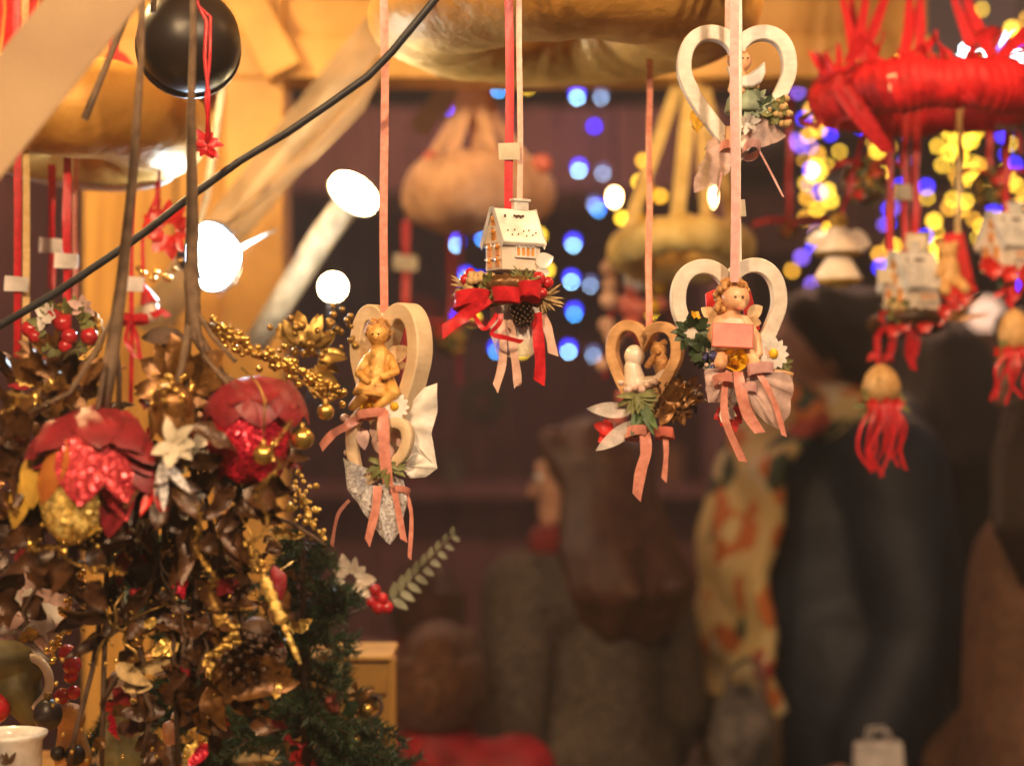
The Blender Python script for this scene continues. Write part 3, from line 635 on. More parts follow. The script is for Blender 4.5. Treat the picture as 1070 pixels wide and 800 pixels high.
# mottled bag in front of the second shopper, white card in the hand
fr = Fr(775, 760, 2.35); t = thing('cloth_bag', fr, 'mottled grey cloth bag carried in front of the navy coat, below the scarf', 'bag')
m = MB(fr); m.ball((775, 775, 0), 36, 28, 62, 22, 14, jit=.05); m.build('bag_body', M['mottle'], t, sub=1)
for s in (-1, 1): m = MB(fr); m.tube([(778 + s * 20, 726, 0), (780 + s * 16, 700, 6), (784, 690, 12)], 3); m.build('handle', M['mottle'], t)
fr = Fr(920, 788, 2.05); t = thing('paper_bag', fr, 'white paper bag hanging by the navy coat sleeve', 'bag')
m = MB(fr); m.prism([(896, 778), (944, 776), (950, 850), (892, 850)], 0, 18); m.build('bag_body', M['tagwhite'], t, False, bevel=.003)
for y in (1, 17): m = MB(fr); m.tube([(908, 779, y), (911, 764, y), (929, 763, y), (932, 778, y)], 1.2); m.build('handle', M['tagwhite'], t)
# pale post at the right
fr = Fr(1030, 350, 3.9); t = thing('lantern_post', fr, 'pale round-topped post standing between dark shoppers at the right', 'post')
b_ = CAMZ / fr.s + 400
m = MB(fr); m.lathe((1030, b_, 0), [(30, 0), (30, 10), (17, 20), (17, b_ - 345)], 20, (0, -1, 0)); m.build('shaft', M['pinkcoat'], t)
m = MB(fr); m.lathe((1030, 344, 0), [(17.5, 0), (18, 14), (15, 26), (8, 32), (.2, 34)], 20, (0, -1, 0)); m.build('lamp_top', lamp_mat('post_glow', (1, .6, .4), .75), t)

# ================================================================== thin haze volume added for lamp glow and softer darks
m = bpy.data.materials.new('added_haze'); m.use_nodes = True; nt = m.node_tree; nt.nodes.remove(nt.nodes['Principled BSDF'])
pv = nt.nodes.new('ShaderNodeVolumePrincipled'); pv.inputs['Color'].default_value = (.9, .88, .86, 1); pv.inputs['Density'].default_value = .014; pv.inputs['Anisotropy'].default_value = .3
nt.links.new(pv.outputs[0], nt.nodes['Material Output'].inputs['Volume'])
hz = MB(Met()); hz.box((0, 30, 8), (100, 70, 9.2)); ho = hz.build('haze', m, smooth=False); ho['kind'] = 'stuff'
sc.cycles.volume_bounces = 0
# ================================================================== wreath rings
def ring_mod(n, a=.12, ph=0): return lambda t, b: 1 + a * math.sin(n * t + ph) + .05 * math.sin(3 * b + 5 * t)
fr = Fr(590, 20, 1.28); t = thing('hanging_ring', fr, 'large gold fabric covered ring at the top centre, hearts hanging from it', 'wreath', 'fabric covered hanging rings')
m = MB(fr); m.torus((590, 14, 0), 128, 78, 110, 28, (R(2), R(-1), 0), mod=lambda a, b: 1 + .025 * math.sin(9 * a + 2 * math.sin(b)) + .008 * math.sin(26 * a + 3 * b), sq=.66); m.build('ring', M['gold_fabric'], t)
m = MB(fr); m.torus((668, -18, -150), 88, 38, 90, 16, (R(-4), R(1), 0), mod=ring_mod(30, .05)); m.build('inner_roll', M['gold_net'], t)
for i, x in enumerate((430, 520, 660, 760)):
    m = MB(fr); m.ribbon([(x, -20, -90), (x * .6 + 236, -120, -40), (590, -250, 0)], 12); m.build('hanging_ribbon', M['gold_fabric'], t)
fr = Fr(90, 130, 1.3); t = thing('hanging_ring', fr, 'gold fabric covered ring at the left, behind the brown stems', 'wreath', 'fabric covered hanging rings')
m = MB(fr); m.torus((78, 128, 0), 80, 58, 90, 24, (R(-2), R(2), 0), mod=lambda a, b: 1 + .025 * math.sin(7 * a + 2 * math.sin(b)), sq=.85); m.build('ring', M['gold_fabric'], t)
m = MB(fr); m.torus((78, 166, 6), 98, 5, 80, 8, (R(-9), R(2), 0)); m.build('hem_band', M['white_satin'], t)
for x in (20, 140):
    m = MB(fr); m.ribbon([(x, 100, -60), (x * .6 + 36, 0, -30), (84, -150, 0)], 10); m.build('hanging_ribbon', M['red_satin'], t)
fr = Fr(500, 200, 2.0); t = thing('hanging_ring', fr, 'blurred peach fabric ring hanging from fanned ribbons behind the house ornament', 'wreath', 'fabric covered hanging rings')
m = MB(fr); m.torus((500, 203, 0), 44, 36, 70, 18, (R(-4), 0, 0), mod=ring_mod(12, .04), sq=1.0); m.build('ring', M['peachfab'], t)
for (x, y, dy) in ((437, 190, -10), (470, 178, -40), (520, 178, -40), (560, 185, 0), (500, 190, 30)):
    m = MB(fr); m.ribbon([(x, y, dy), ((x + 2 * 495) / 3, (y + 2 * 95) / 3, dy * .5), (496, 60, 0), (496, 30, 0)], 13); m.build('hanging_ribbon', M['peachfab'], t)
for (x, y, r) in ((452, 172, 9), (566, 176, 10), (505, 226, 8)):
    m = MB(fr); m.ball((x, y, -34), r, jit=.1); m.build('rosette', M['coral'], t)
fr = Fr(712, 262, 1.9); t = thing('hanging_ring', fr, 'cream yellow fabric ring hanging from wide cream ribbons between two hearts', 'wreath', 'fabric covered hanging rings')
m = MB(fr); m.torus((712, 262, 0), 58, 20, 70, 16, (R(-12), 0, 0), mod=ring_mod(14, .06), sq=.95); m.build('ring', M['creamfab'], t)
for (x, dy, w_) in ((650, -10, 13), (700, -45, 15), (735, -30, 12), (770, 0, 12)):
    m = MB(fr); m.ribbon([(x, 255, dy), ((x + 726 * 2) / 3, 110, dy * .5), (726, 40, 0), (728, 10, 0)], w_); m.build('hanging_ribbon', M['creamfab'], t)
# red ring at the right
fr = Fr(965, 100, 1.55); t = thing('hanging_ring', fr, 'red ribbon wrapped ring with bows at the upper right', 'wreath', 'fabric covered hanging rings')
m = MB(fr); m.torus((968, 103, 0), 92, 23, 260, 18, (R(2), R(1), 0), mod=lambda a, b: 1 + .16 * abs(math.sin(34 * a + .9 * b + math.sin(7 * a))) + .10 * math.sin(5 * a) + .06 * math.sin(13 * a + 2 * b)); m.build('ring', M['redwrap'], t)
for i, (x0, x1, y1, dy) in enumerate(((878, 888, 66, -20), (903, 884, 72, -30), (926, 898, 62, 10), (945, 925, 80, -70), (955, 938, 74, -80), (966, 945, 84, 60), (986, 988, 70, -85), (1002, 1018, 78, -60), (1012, 1030, 66, 40), (893, 905, 60, 50))):
    m = MB(fr); m.ribbon([(x1, y1, dy), ((x0 + x1) / 2 + 2, y1 / 2, dy * .6), (x0, -4, dy * .3), (x0 + (950 - x0) * .4, -120, 0)], rnd.uniform(10, 14), twist=[0, .3, .7, .9]); m.build('hanging_ribbon', M['red_satin'], t)
m = MB(fr)
for (a, b, c_) in (((862, 88, -60), (838, 74, -75), (848, 100, -70)), ((866, 88, -60), (884, 58, -70), (900, 78, -66)), ((866, 92, -62), (856, 118, -70), (874, 140, -66)), ((872, 92, -62), (902, 112, -74), (884, 128, -70)), ((1005, 80, -90), (990, 58, -96), (1012, 52, -92)), ((1012, 82, -90), (1034, 60, -96), (1050, 74, -92)), ((1000, 84, -92), (985, 96, -97), (978, 80, -95))):
    m = MB(fr); m.ribbon([a, b, ((b[0] + c_[0]) / 2 + 4, (b[1] + c_[1]) / 2 + 3, c_[2]), c_, a], [8, 18, 20, 17, 8], twist=[0, .5, .9, 1.2, 1.5]); m.build('bow_loop', M['red_satin'], t)
q8 = random.Random(88)
for i in range(34):
    a = q8.uniform(-.35, 3.5); x, dy = 968 - 100 * math.cos(a), -92 * math.sin(a) - 12; y = 100 + q8.uniform(-22, 16); d1 = q8.uniform(-1, 1)
    m = MB(fr); l = q8.uniform(16, 42); up = -1 if q8.random() < .55 else 1
    if i % 3 == 0: m.ribbon([(x, y, dy), (x + d1 * 16, y + up * l * .5, dy - 6), (x + d1 * 26, y + up * l * .8, dy - 4), (x + d1 * 34 - 12, y + up * l * .6, dy), (x, y, dy)], [5, 9, 10, 9, 5], twist=[0, .5, .9, 1.2, 1.5]); m.build('bow_loop', M['red_satin'], t)
    else: m.ribbon([(x, y, dy), (x + d1 * 8, y + up * l * .4, dy - 5), (x + d1 * 22, y + up * l * .75, dy - 5), (x + d1 * 26, y + up * l, dy - 2)], [6, 8, 7, 4], twist=[0, .5, 1.1, .6], cut=4); m.build('bow_tail', M['red_satin'], t)
for (p, q_, r_) in (((855, 104, -70), (872, 132, -78), (903, 168, -74)), ((868, 104, -70), (888, 138, -78), (908, 166, -74)), ((846, 90, -70), (838, 84, -76), (834, 76, -76))):
    m = MB(fr); m.ribbon([p, q_, r_], [8, 10, 7], twist=[.2, .5, .2], cut=8); m.build('bow_tail', M['red_satin'], t)
m = MB(fr); m.prism([(901, 100), (914, 98), (916, 113), (903, 116)], -100, -98); m.build('price_tag', M['tagpaper'], t, False)
m = MB(fr)
for i in range(14): m.ball((870 + i * 14 + rnd.uniform(-4, 4), 82 + rnd.uniform(-5, 6), -60 - 30 * math.sin(i / 13 * 3.1)), rnd.uniform(2, 4))
m.build('bead', M['gold'], t)

# ================================================================== helpers for ornaments
def hang(t, fr, x, y0, y1, w, m, dy=0, x1=None, tagc=None, tag_y=None):
    if y0 <= -60: y0 = roof_py(fr.d)
    mb = MB(fr); x1 = x if x1 is None else x1; n = 18
    mb.ribbon([(x + (x1 - x) * i / n + .8 * math.sin(i * 1.1 + x), y0 + (y1 - y0) * i / n, dy) for i in range(n + 1)], w, twist=[.18 * math.sin(i * 1.1 + x) for i in range(n + 1)])
    r = mb.build('hanging_ribbon', m, t)
    if tag_y:
        mb = MB(fr); tx = x + (x1 - x) * (tag_y - y0) / (y1 - y0); q = rnd.uniform(-.12, .12); h = 11 if tagc != 's' else 7
        mb.prism([(tx - h + q * 9, tag_y - 8), (tx + h + q * 9, tag_y - 8 + q * 9), (tx + h - q * 9, tag_y + 9), (tx - h - q * 9, tag_y + 9 - q * 9)], dy - 2, dy - 1); mb.build('price_tag', M['tagpaper'], t, False)
    return r
def heart_pts(cx, cy, wx, top, bot, n=26):
    """centre line: lobes reach `top` above cy, the tip `bot` below"""
    B = lambda p, t: tuple(sum(c * p[k][a] for k, c in enumerate(((1 - t) ** 3, 3 * t * (1 - t) ** 2, 3 * t * t * (1 - t), t ** 3))) for a in (0, 1))
    R_ = []
    for i in range(n): R_.append(B(((0, .62), (.10, 1.12), (1.02, 1.22), (1.0, .36)), i / n))
    for i in range(n + 1): R_.append(B(((1.0, .36), (.98, -.12), (.42, -.52), (0, -1)), i / n))
    full = R_ + [(-x, y) for (x, y) in R_[-2:0:-1]]
    return [(cx + x * wx, cy - (y * top if y > 0 else y * bot), 0) for (x, y) in full]
def heart(fr, t, cx, cy, wx, top, bot, band, dep, m, rot=None):
    mb = MB(fr); mb.sweep(heart_pts(cx, cy, wx, top, bot), band, dep, rot=rot, piv=(cx, cy, 0)); return mb.build('heart_frame', m, t, False)
def daisy(fr, t, c, r, n=11, tilt=(0, 0, -1), pm=None, name='daisy'):
    mb = MB(fr); z = Vector(tilt).normalized(); u = z.orthogonal().normalized(); v = z.cross(u)
    for i in range(n):
        a = 2 * math.pi * i / n; d = u * math.cos(a) + v * math.sin(a) + z * .18
        b = Vector(c) + d * r * .2; mb.leaf(tuple(b), tuple(d), r * .85, r * .48, tuple(z), .25, .1, 5)
    o = mb.build(name, pm or M['daisy'], t)
    mb = MB(fr); mb.ball(tuple(Vector(c) + z * r * .12), r * .3, jit=.08); mb.build('flower_centre', M['yellow'], o)
    return o
def rose(fr, t, c, r, m, name='rose'):
    mb = MB(fr); q = random.Random(int(c[0]))
    for k, (n, rr, up) in enumerate(((3, .25, .95), (5, .5, .75), (6, .8, .5))):
        for i in range(n):
            a = 2 * math.pi * i / n + k * .5; d = (math.cos(a) * (1 - up * .6), math.sin(a) * (1 - up * .6), -up)
            b = (c[0] + math.cos(a) * r * rr * .35, c[1] + math.sin(a) * r * rr * .35, c[2] + 2 * k)
            mb.leaf(b, d, r * (.5 + .25 * k), r * .8, (math.cos(a), math.sin(a), .4), .9, .25, 6)
    mb.ball(c, r * .28, jit=.1)
    return mb.build(name, m, t)
def leaves(fr, t, name, c, n, L, w, m, spread=6.28, a0=0, dep=-.5, seed=1, rr=0, wav=.05):
    mb = MB(fr); q = random.Random(seed)
    for i in range(n):
        big = L > 50; a = a0 + spread * ((i + .5) / n - .5) + (q.gauss(0, .45) if big else q.uniform(-.2, .2)); l = L * (q.uniform(.5, 1.2) if big else q.uniform(.7, 1.15))
        b = (c[0] + rr * math.cos(a) + (q.gauss(0, 13) if big else 0), c[1] + rr * math.sin(a) + (q.gauss(0, 13) if big else 0), (c[2] if len(c) > 2 else 0) + q.uniform(-3, 3) * (4 if big else 1))
        mb.leaf(b, (math.cos(a), math.sin(a), dep * q.uniform(.2, 1.2)), l, w * q.uniform(.8, 1.2), (q.uniform(-.4, .4) * (2.4 if big else 1), -.25 + (q.uniform(-.8, .8) if big else 0), -1), q.uniform(-.5, .8) * (1.8 if big else 1), q.uniform(.15, .7) if big else .3, 9 if big else 7, wav=wav)
    return mb.build(name, m, t)
def cluster(fr, t, name, pts, r, m, seg=10):
    if r >= 5 and len(pts) <= 12:
        for p in pts: mb = MB(fr); mb.ball(p, r * rnd.uniform(.8, 1.2), seg=max(seg, 12), ring=8); o = mb.build(name, m, t)
        return o
    mb = MB(fr)
    for p in pts: mb.ball(p, r * rnd.uniform(.8, 1.2), seg=seg, ring=7)
    return mb.build(name, m, t)
def figure(fr, t, name, caps, m, vox=1.1, sm=2):
    """small modelled figurine: tapered limbs and a head fused into one body"""
    mb = MB(fr)
    for c in caps:
        if len(c) == 2: mb.ball(c[0], *c[1]) if isinstance(c[1], tuple) else mb.ball(c[0], c[1])
        else: mb.capsule(*c)
    return mb.build(name, m, t, remesh=vox * fr.s, smooth_it=sm)
def tails(fr, t, name, specs, m):
    for (pts, w_, cut) in specs:
        n = 12; P = []
        for i in range(n + 1):
            u = i / n * (len(pts) - 1); k = min(len(pts) - 2, int(u)); f = u - k
            p0, p1 = pts[max(k - 1, 0)], pts[k]; p2, p3 = pts[k + 1], pts[min(k + 2, len(pts) - 1)]
            P.append(tuple(.5 * (2 * p1[a] + (p2[a] - p0[a]) * f + (2 * p0[a] - 5 * p1[a] + 4 * p2[a] - p3[a]) * f * f + (3 * p1[a] - p0[a] - 3 * p2[a] + p3[a]) * f ** 3) for a in range(3)))
        mb = MB(fr); mb.ribbon(P, w_, .6, twist=[.5 * math.sin(i * .5 + pts[0][0]) for i in range(n + 1)], cut=cut); mb.build(name, m, t)
def loop(fr, t, name, c, rx, ry, w_, m, dy=-8, tw=.9, a0=0, span=6.28):
    mb = MB(fr); n = 18
    mb.ribbon([(c[0] + rx * math.cos(a0 + span * i / n), c[1] + ry * .45 * math.sin(a0 + span * i / n) + .12 * rx * math.cos(span * i / n + c[0]), c[2] + dy * .3 + ry * 1.1 * math.sin(a0 + span * i / n)) for i in range(n + 1)], w_ * 1.15, .6, side=(.28 * math.sin(c[0]), 1, .25)); return mb.build(name, m, t)
def crumple(fr, t, name, outl, m, dep=10, seed=1, fold=4.0):
    """gathered cloth: an outline filled with folds that radiate from the gather point"""
    mb = MB(fr); q = random.Random(seed); c = outl[0]; n = len(outl) - 1; rings = 9; sub = 4; edge = []
    amp = [q.uniform(-1, 1) for _ in range(n * sub + 4)]
    for i in range(1, n):
        for j in range(sub): f = j / sub; edge.append(tuple(outl[i][a] * (1 - f) + outl[i + 1][a] * f for a in (0, 1)))
    edge.append(outl[n][:2]); k = len(edge)
    for r_ in range(rings + 1):
        f = r_ / rings
        mb.addv([fr.P((c[0] + (e[0] - c[0]) * f, c[1] + (e[1] - c[1]) * f, (c[2] if len(c) > 2 else 0) - dep * math.sin(f * 2.4) + fold * f * (.55 * math.sin(i * 1.3 + seed + 2 * f) + .9 * amp[i]) + q.uniform(-.5, .5))) for i, e in enumerate(edge)])
    for r_ in range(rings):
        for i in range(k - 1): p = r_ * k + i; mb.addf((p, p + 1, p + k + 1, p + k))
    return mb.build(name, m, t)

# ---------------------------------------------------------------- ornament: angel heart, left (A)
GO = 'heart ornaments hanging in the front row'
fr = Fr(403, 330, 1.04); t = thing('heart_ornament', fr, 'cream heart ornament turned sideways with a golden angel and daisy, leftmost in the row', 'ornament', GO)
hang(t, fr, 402, -60, 345, 8.5, M['salmon'], -6)
heart(fr, t, 408, 388, 46, 62, 76, 17, 22, M['cream'], (0, 0, R(-44)))
mb = MB(fr); mb.sweep([(x, y, -26) for (x, y, z) in heart_pts(394, 468, 31, 36, 42)], 11, 11, rot=(0, R(24), R(-18)), piv=(394, 468, -26)); mb.build('lower_heart', M['cream'], t)
f = figure(fr, t, 'angel_figurine', [((397, 350, -22), (11.5, 11, 12.5)), ((397, 360, -22), (396, 366, -20), 6, 7), ((398, 372, -18), (395, 392, -18), 12, 16), ((395, 394, -18), (384, 412, -34), 9, 7), ((384, 412, -34), (372, 424, -30), 6.5, 5), ((404, 394, -18), (414, 410, -34), 9, 7), ((414, 410, -34), (398, 424, -36), 6.5, 4.5), ((387, 374, -20), (378, 390, -30), 5.5, 4.5), ((378, 390, -30), (388, 398, -38), 4.5, 4), ((409, 374, -20), (416, 388, -30), 5.5, 4.5), ((416, 388, -30), (404, 394, -38), 4.5, 4), ((395, 354, -33), (1.8, 2.5, 2))], M['gold_fig'])
mb = MB(fr)
for i in range(64):
    a, b_ = rnd.uniform(0, 6.28), rnd.uniform(0, 1.45); mb.ball((397.5 + 11.5 * math.sin(b_ + .3) * math.cos(a), 347 - 11.5 * math.cos(b_ + .3), -20 + 10 * math.sin(b_ + .3) * math.sin(a) + 3), rnd.uniform(2.6, 4.2), seg=8, ring=6)
mb.build('hair', M['hair_fig'], f)
for (b_, d, l) in (((404, 376, -10), (.85, -.45, .2), 30), ((390, 376, -10), (-.8, -.4, .5), 24)):
    mb = MB(fr); mb.leaf(b_, d, l, 18, (-.2, .2, -1), .4, .2, 8); mb.leaf((b_[0], b_[1] + 5, b_[2]), (d[0], d[1] + .5, d[2]), l * .8, 13, (-.2, .2, -1), .4, .2, 8); mb.build('wing', M['wing_fig'], f)
mb = MB(fr); mb.lathe((397, 370, -18), [(5, -2), (9, 4), (12, 14), (15, 26), (18, 36), (21, 44), (19, 46), (.1, 44)], 22, (-.12, 1, -.12))
o_ = mb.build('robe', M['gold_fig'], f)
for v in o_.data.vertices: a_ = math.atan2(v.co.y, v.co.x); v.co.x += .0009 * math.sin(9 * a_); v.co.y += .0012 * math.cos(7 * a_)
for dx in (-3.6, 2.6): mb = MB(fr); mb.ball((396 + dx, 350, -32.6), 1.1); mb.build('eye', M['darkpaint'], f)
rose(fr, t, (390, 424, -30), 13, M['yellow'], 'yellow_rose')
daisy(fr, t, (415, 424, -34), 15, 13, (.05, -.15, -1))
crumple(fr, t, 'white_bow', [(416, 440, -14), (422, 420), (434, 398), (441, 406), (458, 400), (458, 430), (452, 452), (458, 488), (446, 474), (436, 480), (424, 470)], M['whiteleaf'], 10, 4, 3)
crumple(fr, t, 'white_bow', [(424, 486, -16), (428, 474), (440, 470), (453, 480), (458, 488), (446, 497), (430, 498), (424, 492)], M['whiteleaf'], 8, 2, 2)
crumple(fr, t, 'lace_bow', [(392, 490, -20), (362, 476), (366, 508), (380, 528), (396, 552), (410, 566), (420, 552), (428, 520), (424, 500), (408, 494)], M['lace'], 12, 3, 4)
mb = MB(fr)
for (x, y) in ((372, 432), (380, 446), (395, 452), (412, 448), (424, 455), (396, 438), (408, 462)): mb.leaf((x, y, -18), (rnd.uniform(-.5, .6), .8, -.3), 24, 14, (0, -.3, -1), .4, .2, 6)
mb.build('petal', M['pinkpetal'], t)
leaves(fr, t, 'green_leaf', (408, 482, -36), 14, 22, 7, M['moss'], 4.2, 1.6, -.3, 6)
cluster(fr, t, 'pink_bead', [(368 + rnd.uniform(-4, 5), 448 + i * 8, -16) for i in range(6)] + [(362, 436, -18)], 4, M['bead_pink'])
tails(fr, t, 'ribbon_tail', [([(404, 428, -40), (405, 452, -44), (406, 476, -42), (409, 502, -40)], 12, 5), ([(382, 434, -30), (366, 444, -36), (352, 452, -34), (341, 464, -30)], 9, 6), ([(398, 505, -34), (396, 528, -36), (388, 560, -34)], 9, 7), ([(414, 506, -34), (419, 530, -36), (424, 558, -34)], 7, 6), ([(368, 520, -26), (356, 536, -26), (350, 566, -24)], 4, 3), ([(426, 512, -28), (432, 535, -30), (430, 578, -28)], 4.5, 4)], M['salmon'])
loop(fr, t, 'ribbon_loop', (392, 432, -32), 15, 7, 8, M['salmon']); loop(fr, t, 'ribbon_loop', (420, 512, -26), 10, 8, 6, M['salmon'])

# ---------------------------------------------------------------- ornament: little house (B) and copies
def house_orn(fr, t, cx, cy, k=1.0, rz=-24, roofm=None):
    Rz = Matrix.Rotation(R(rz), 3, 'Z'); o = fr.P((cx, cy, 0)); s = fr.s * k
    def W(x, y, z): return o + Rz @ (Vector((x, y, z)) * s)
    mb = MB(Met())
    def poly(fs, vs): b = mb.addv([W(*v) for v in vs]); [mb.addf([b + i for i in f]) for f in fs]
    # long side faces -y, gable faces -x ; wall with tall gable
    L, Dp, hw, hr = 24, 17, 16, 46
    g = [(-Dp, -18), (-Dp, hw), (-Dp * .55, hw + 17), (-4, hr - 1), (4, hr - 1), (Dp * .55, hw + 17), (Dp, hw), (Dp, -18)]
    n = len(g); poly([list(range(n))[::-1], list(range(n, 2 * n))] + [(i, (i + 1) % n, n + (i + 1) % n, n + i) for i in range(n)], [(-L, y, z) for (y, z) in g] + [(L, y, z) for (y, z) in g])
    wall = mb.build('wall', M['ceramic'], t, False, bevel=s * 1.2)
    mb = MB(Met())
    for sgn in (-1, 1):
        pr = [(Dp + 6, hw - 5), (Dp * .62, hw + 18), (4, hr + 2), (0, hr + 2), (0, hr - 2), (3, hr - 2), (Dp * .55 - 1, hw + 15), (Dp + 3, hw - 9)]
        pr = [(sgn * a, b) for a, b in pr]; n = len(pr)
        poly([list(range(n)), list(range(n, 2 * n))[::-1]] + [(i, (i + 1) % n, n + (i + 1) % n, n + i) for i in range(n)], [(-L - 3, y, z) for (y, z) in pr] + [(L + 3, y, z) for (y, z) in pr])
    roof = mb.build('roof', roofm or M['ceramic_w'], t, False, bevel=s * 1.3)
    mb = MB(Met()); mb.box(W(8, 0, hr + 6), (9 * s, 5 * s, 5 * s), M=Rz, raw=True); mb.box(W(8, 0, hr + 12), (11 * s, 6.5 * s, 1.6 * s), M=Rz, raw=True); mb.build('chimney', M['ceramic_w'], roof, False, bevel=s * .7)
    mb = MB(Met())   # little painted marks on the roof
    for (x, z) in ((-14, .30), (-6, .34), (4, .28), (12, .33), (17, .45), (-18, .5), (-9, .55), (2, .5), (9, .56)):
        y = -(Dp + 6) + (Dp * .38 + 6) * z - 1.2; zz_ = hw - 5 + 23 * z + 1; mb.ball(W(x, y, zz_), .95 * s, seg=8, ring=6, raw=True)
    mb.build('roof_dot', M['darkpaint'], roof)
    mb = MB(Met())
    for i, x in enumerate((-16, -4, -1.2, 1.4, 4.2, 7)):
        y = -(Dp * .62) + .5; mb.box(W(x, -(Dp * .62 - 3) - 1.6, hw + 23.5 + (1 if i % 2 else 0)), (1.0 * s, .5 * s, (1.2 if i % 2 else 1.6) * s), M=Rz, raw=True)
    mb.build('roof_mark', M['darkpaint'], roof, False)
    # bay window on the long side, its glow painted in amber
    mb = MB(Met()); mb.box(W(4, -Dp - .4, 3.5), (12 * s, .9 * s, 6.5 * s), M=Rz, raw=True); wn = mb.build('window', M['amber'], wall, False)
    mb = MB(Met())
    for x in (-8, -2, 4, 10, 16): mb.box(W(x, -Dp - 1.2, 3.5), (1 * s, .9 * s, 7 * s), M=Rz, raw=True)
    for z in (-3.6, 10.4): mb.box(W(4, -Dp - 1.3, z), (13.5 * s, 1.2 * s, 1.1 * s), M=Rz, raw=True)
    for x in (-5, 1, 7, 13): mb.ball(W(x, -Dp - 1.4, 7.4), 2.1 * s, seg=8, ring=6, raw=True)
    mb.build('window_frame', M['ceramic_w'], wn, False)
    mb = MB(Met())
    for (y, z, h) in ((-8, 2, 5), (8, 2, 5), (0, 18, 5), (-8, -11, 4), (8, -11, 4), (0, 33, 3.2)):
        mb.box(W(-L - .4, y, z), (.8 * s, 3.4 * s, h * s), M=Rz, raw=True); mb.ball(W(-L - .4, y, z + h), 3.3 * s, seg=10, ring=7, raw=True)
    mb.build('gable_window', M['amber'], wall, False)
    mb = MB(Met())
    for (y, z) in ((-8, 8), (8, 8), (0, 24)): mb.tube([W(-L - 1.4, y + 5 * math.cos(a), z - 1 + 5 * math.sin(a)) for a in [math.pi * i / 8 for i in range(9)]], 1.0 * s, 6, raw=True)
    for z in (-6, 12): mb.box(W(-L - .9, 0, z), (1.2 * s, (Dp - 1) * s, 1.0 * s), M=Rz, raw=True)
    mb.build('gable_trim', M['ceramic'], wall, False)
    return wall
fr = Fr(534, 218, 1.05); t = thing('house_ornament', fr, 'white ceramic cottage ornament with red bows and fir cone hanging on a red ribbon', 'ornament', 'little house ornaments on ribbons')
hang(t, fr, 532, -60, 226, 9, M['red_satin'], 0, tag_y=158); hang(t, fr, 543, -60, 224, 6, M['pale_pink'], 6)
house_orn(fr, t, 536, 266, .98, 33)
mb = MB(fr); mb.torus((530, 305, 0), 34, 9, 50, 10, (R(-12), 0, 0), mod=lambda a, b: 1 + .25 * math.sin(17 * a + 3 * b)); mb.build('twig_wreath', M['brownleaf2'], t)
cluster(fr, t, 'straw_flower', [(500 + rnd.uniform(-14, 16), 296 + rnd.uniform(-8, 9), -28 + rnd.uniform(-6, 6)) for _ in range(22)], 5, M['straw'], 8)
cluster(fr, t, 'red_berry', [(487, 294, -26), (492, 287, -24), (556, 302, -34), (566, 308, -28), (572, 297, -22), (562, 293, -26)], 6.5, M['redberry'], 12)
leaves(fr, t, 'green_leaf', (512, 302, -32), 9, 17, 9, M['moss'], 6.2, 0, -.6, 4); leaves(fr, t, 'fir_sprig', (548, 296, -30), 22, 20, 3, M['moss'], 6.2, 0, -.5, 5)
leaves(fr, t, 'straw_blade', (566, 312, -14), 26, 24, 3, M['straw'], 3.4, .2, -.3, 9); leaves(fr, t, 'straw_blade', (490, 300, -10), 12, 22, 3, M['straw'], 2.6, 3.3, -.2, 10)
def pine_cone(fr, t, c, r, L, axis=(0, 1, 0), m=None, name='pine_cone'):
    mb = MB(fr); ax = Vector(axis).normalized(); u = ax.orthogonal().normalized(); v = ax.cross(u); n = 9
    mb.capsule(tuple(Vector(c) - ax * L * .35), tuple(Vector(c) + ax * L * .35), r * .55, r * .4, 12)
    for i in range(n):
        f = i / (n - 1); rr = r * (.35 + .65 * math.sin(math.pi * min(1, f * .85 + .12))); k = 10
        for j in range(k):
            a = 2 * math.pi * (j + .5 * (i % 2)) / k; d = u * math.cos(a) + v * math.sin(a); p = Vector(c) + ax * L * (.5 - f) + d * rr * .35
            mb.leaf(tuple(p), tuple(d * .85 + ax * .35), rr * .75, r * .52, tuple(-ax), -.5, .25, 4)
            mb.ball(tuple(p + d * rr * .55 + ax * rr * .22), r * .1, seg=6, ring=5)
    return mb.build(name, m or M['cone'], t)
pine_cone(fr, t, (545, 326, -30), 13, 26, (.2, 1, -.3))
crumple(fr, t, 'organza_bag', [(532, 318, -8), (512, 322), (513, 352), (520, 372), (536, 374), (556, 372), (566, 352), (564, 322)], M['organza_w'], 10, 5, 4)
tails(fr, t, 'pale_ribbon_tail', [([(524, 335, -20), (526, 365, -22), (524, 385, -20), (519, 402, -20)], 9, 8), ([(533, 335, -22), (537, 368, -24), (540, 390, -22), (541, 406, -20)], 9, -8), ([(566, 330, -18), (572, 345, -22), (577, 368, -20)], 10, 6)], M['pale_pink'])
tails(fr, t, 'red_ribbon_tail', [([(512, 313, -40), (496, 325, -44), (482, 335, -42), (467, 346, -38)], 13, 8), ([(560, 328, -26), (562, 355, -30), (564, 378, -28), (563, 397, -26)], 12, 6), ([(520, 330, -44), (512, 342, -46), (505, 344, -42), (497, 332, -40)], 5, 2), ([(524, 330, -44), (522, 340, -46), (514, 350, -44), (528, 354, -42), (544, 358, -40)], 5, 3)], M['red_satin'])
loop(fr, t, 'red_bow_loop', (494, 316, -34), 17, 7, 13, M['red_satin'], -12, 1.0); loop(fr, t, 'red_bow_loop', (529, 311, -42), 13, 6, 13, M['red_satin'], -12, 1.2); loop(fr, t, 'red_bow_loop', (553, 308, -42), 11, 10, 12, M['red_satin'], -10, 1.1)
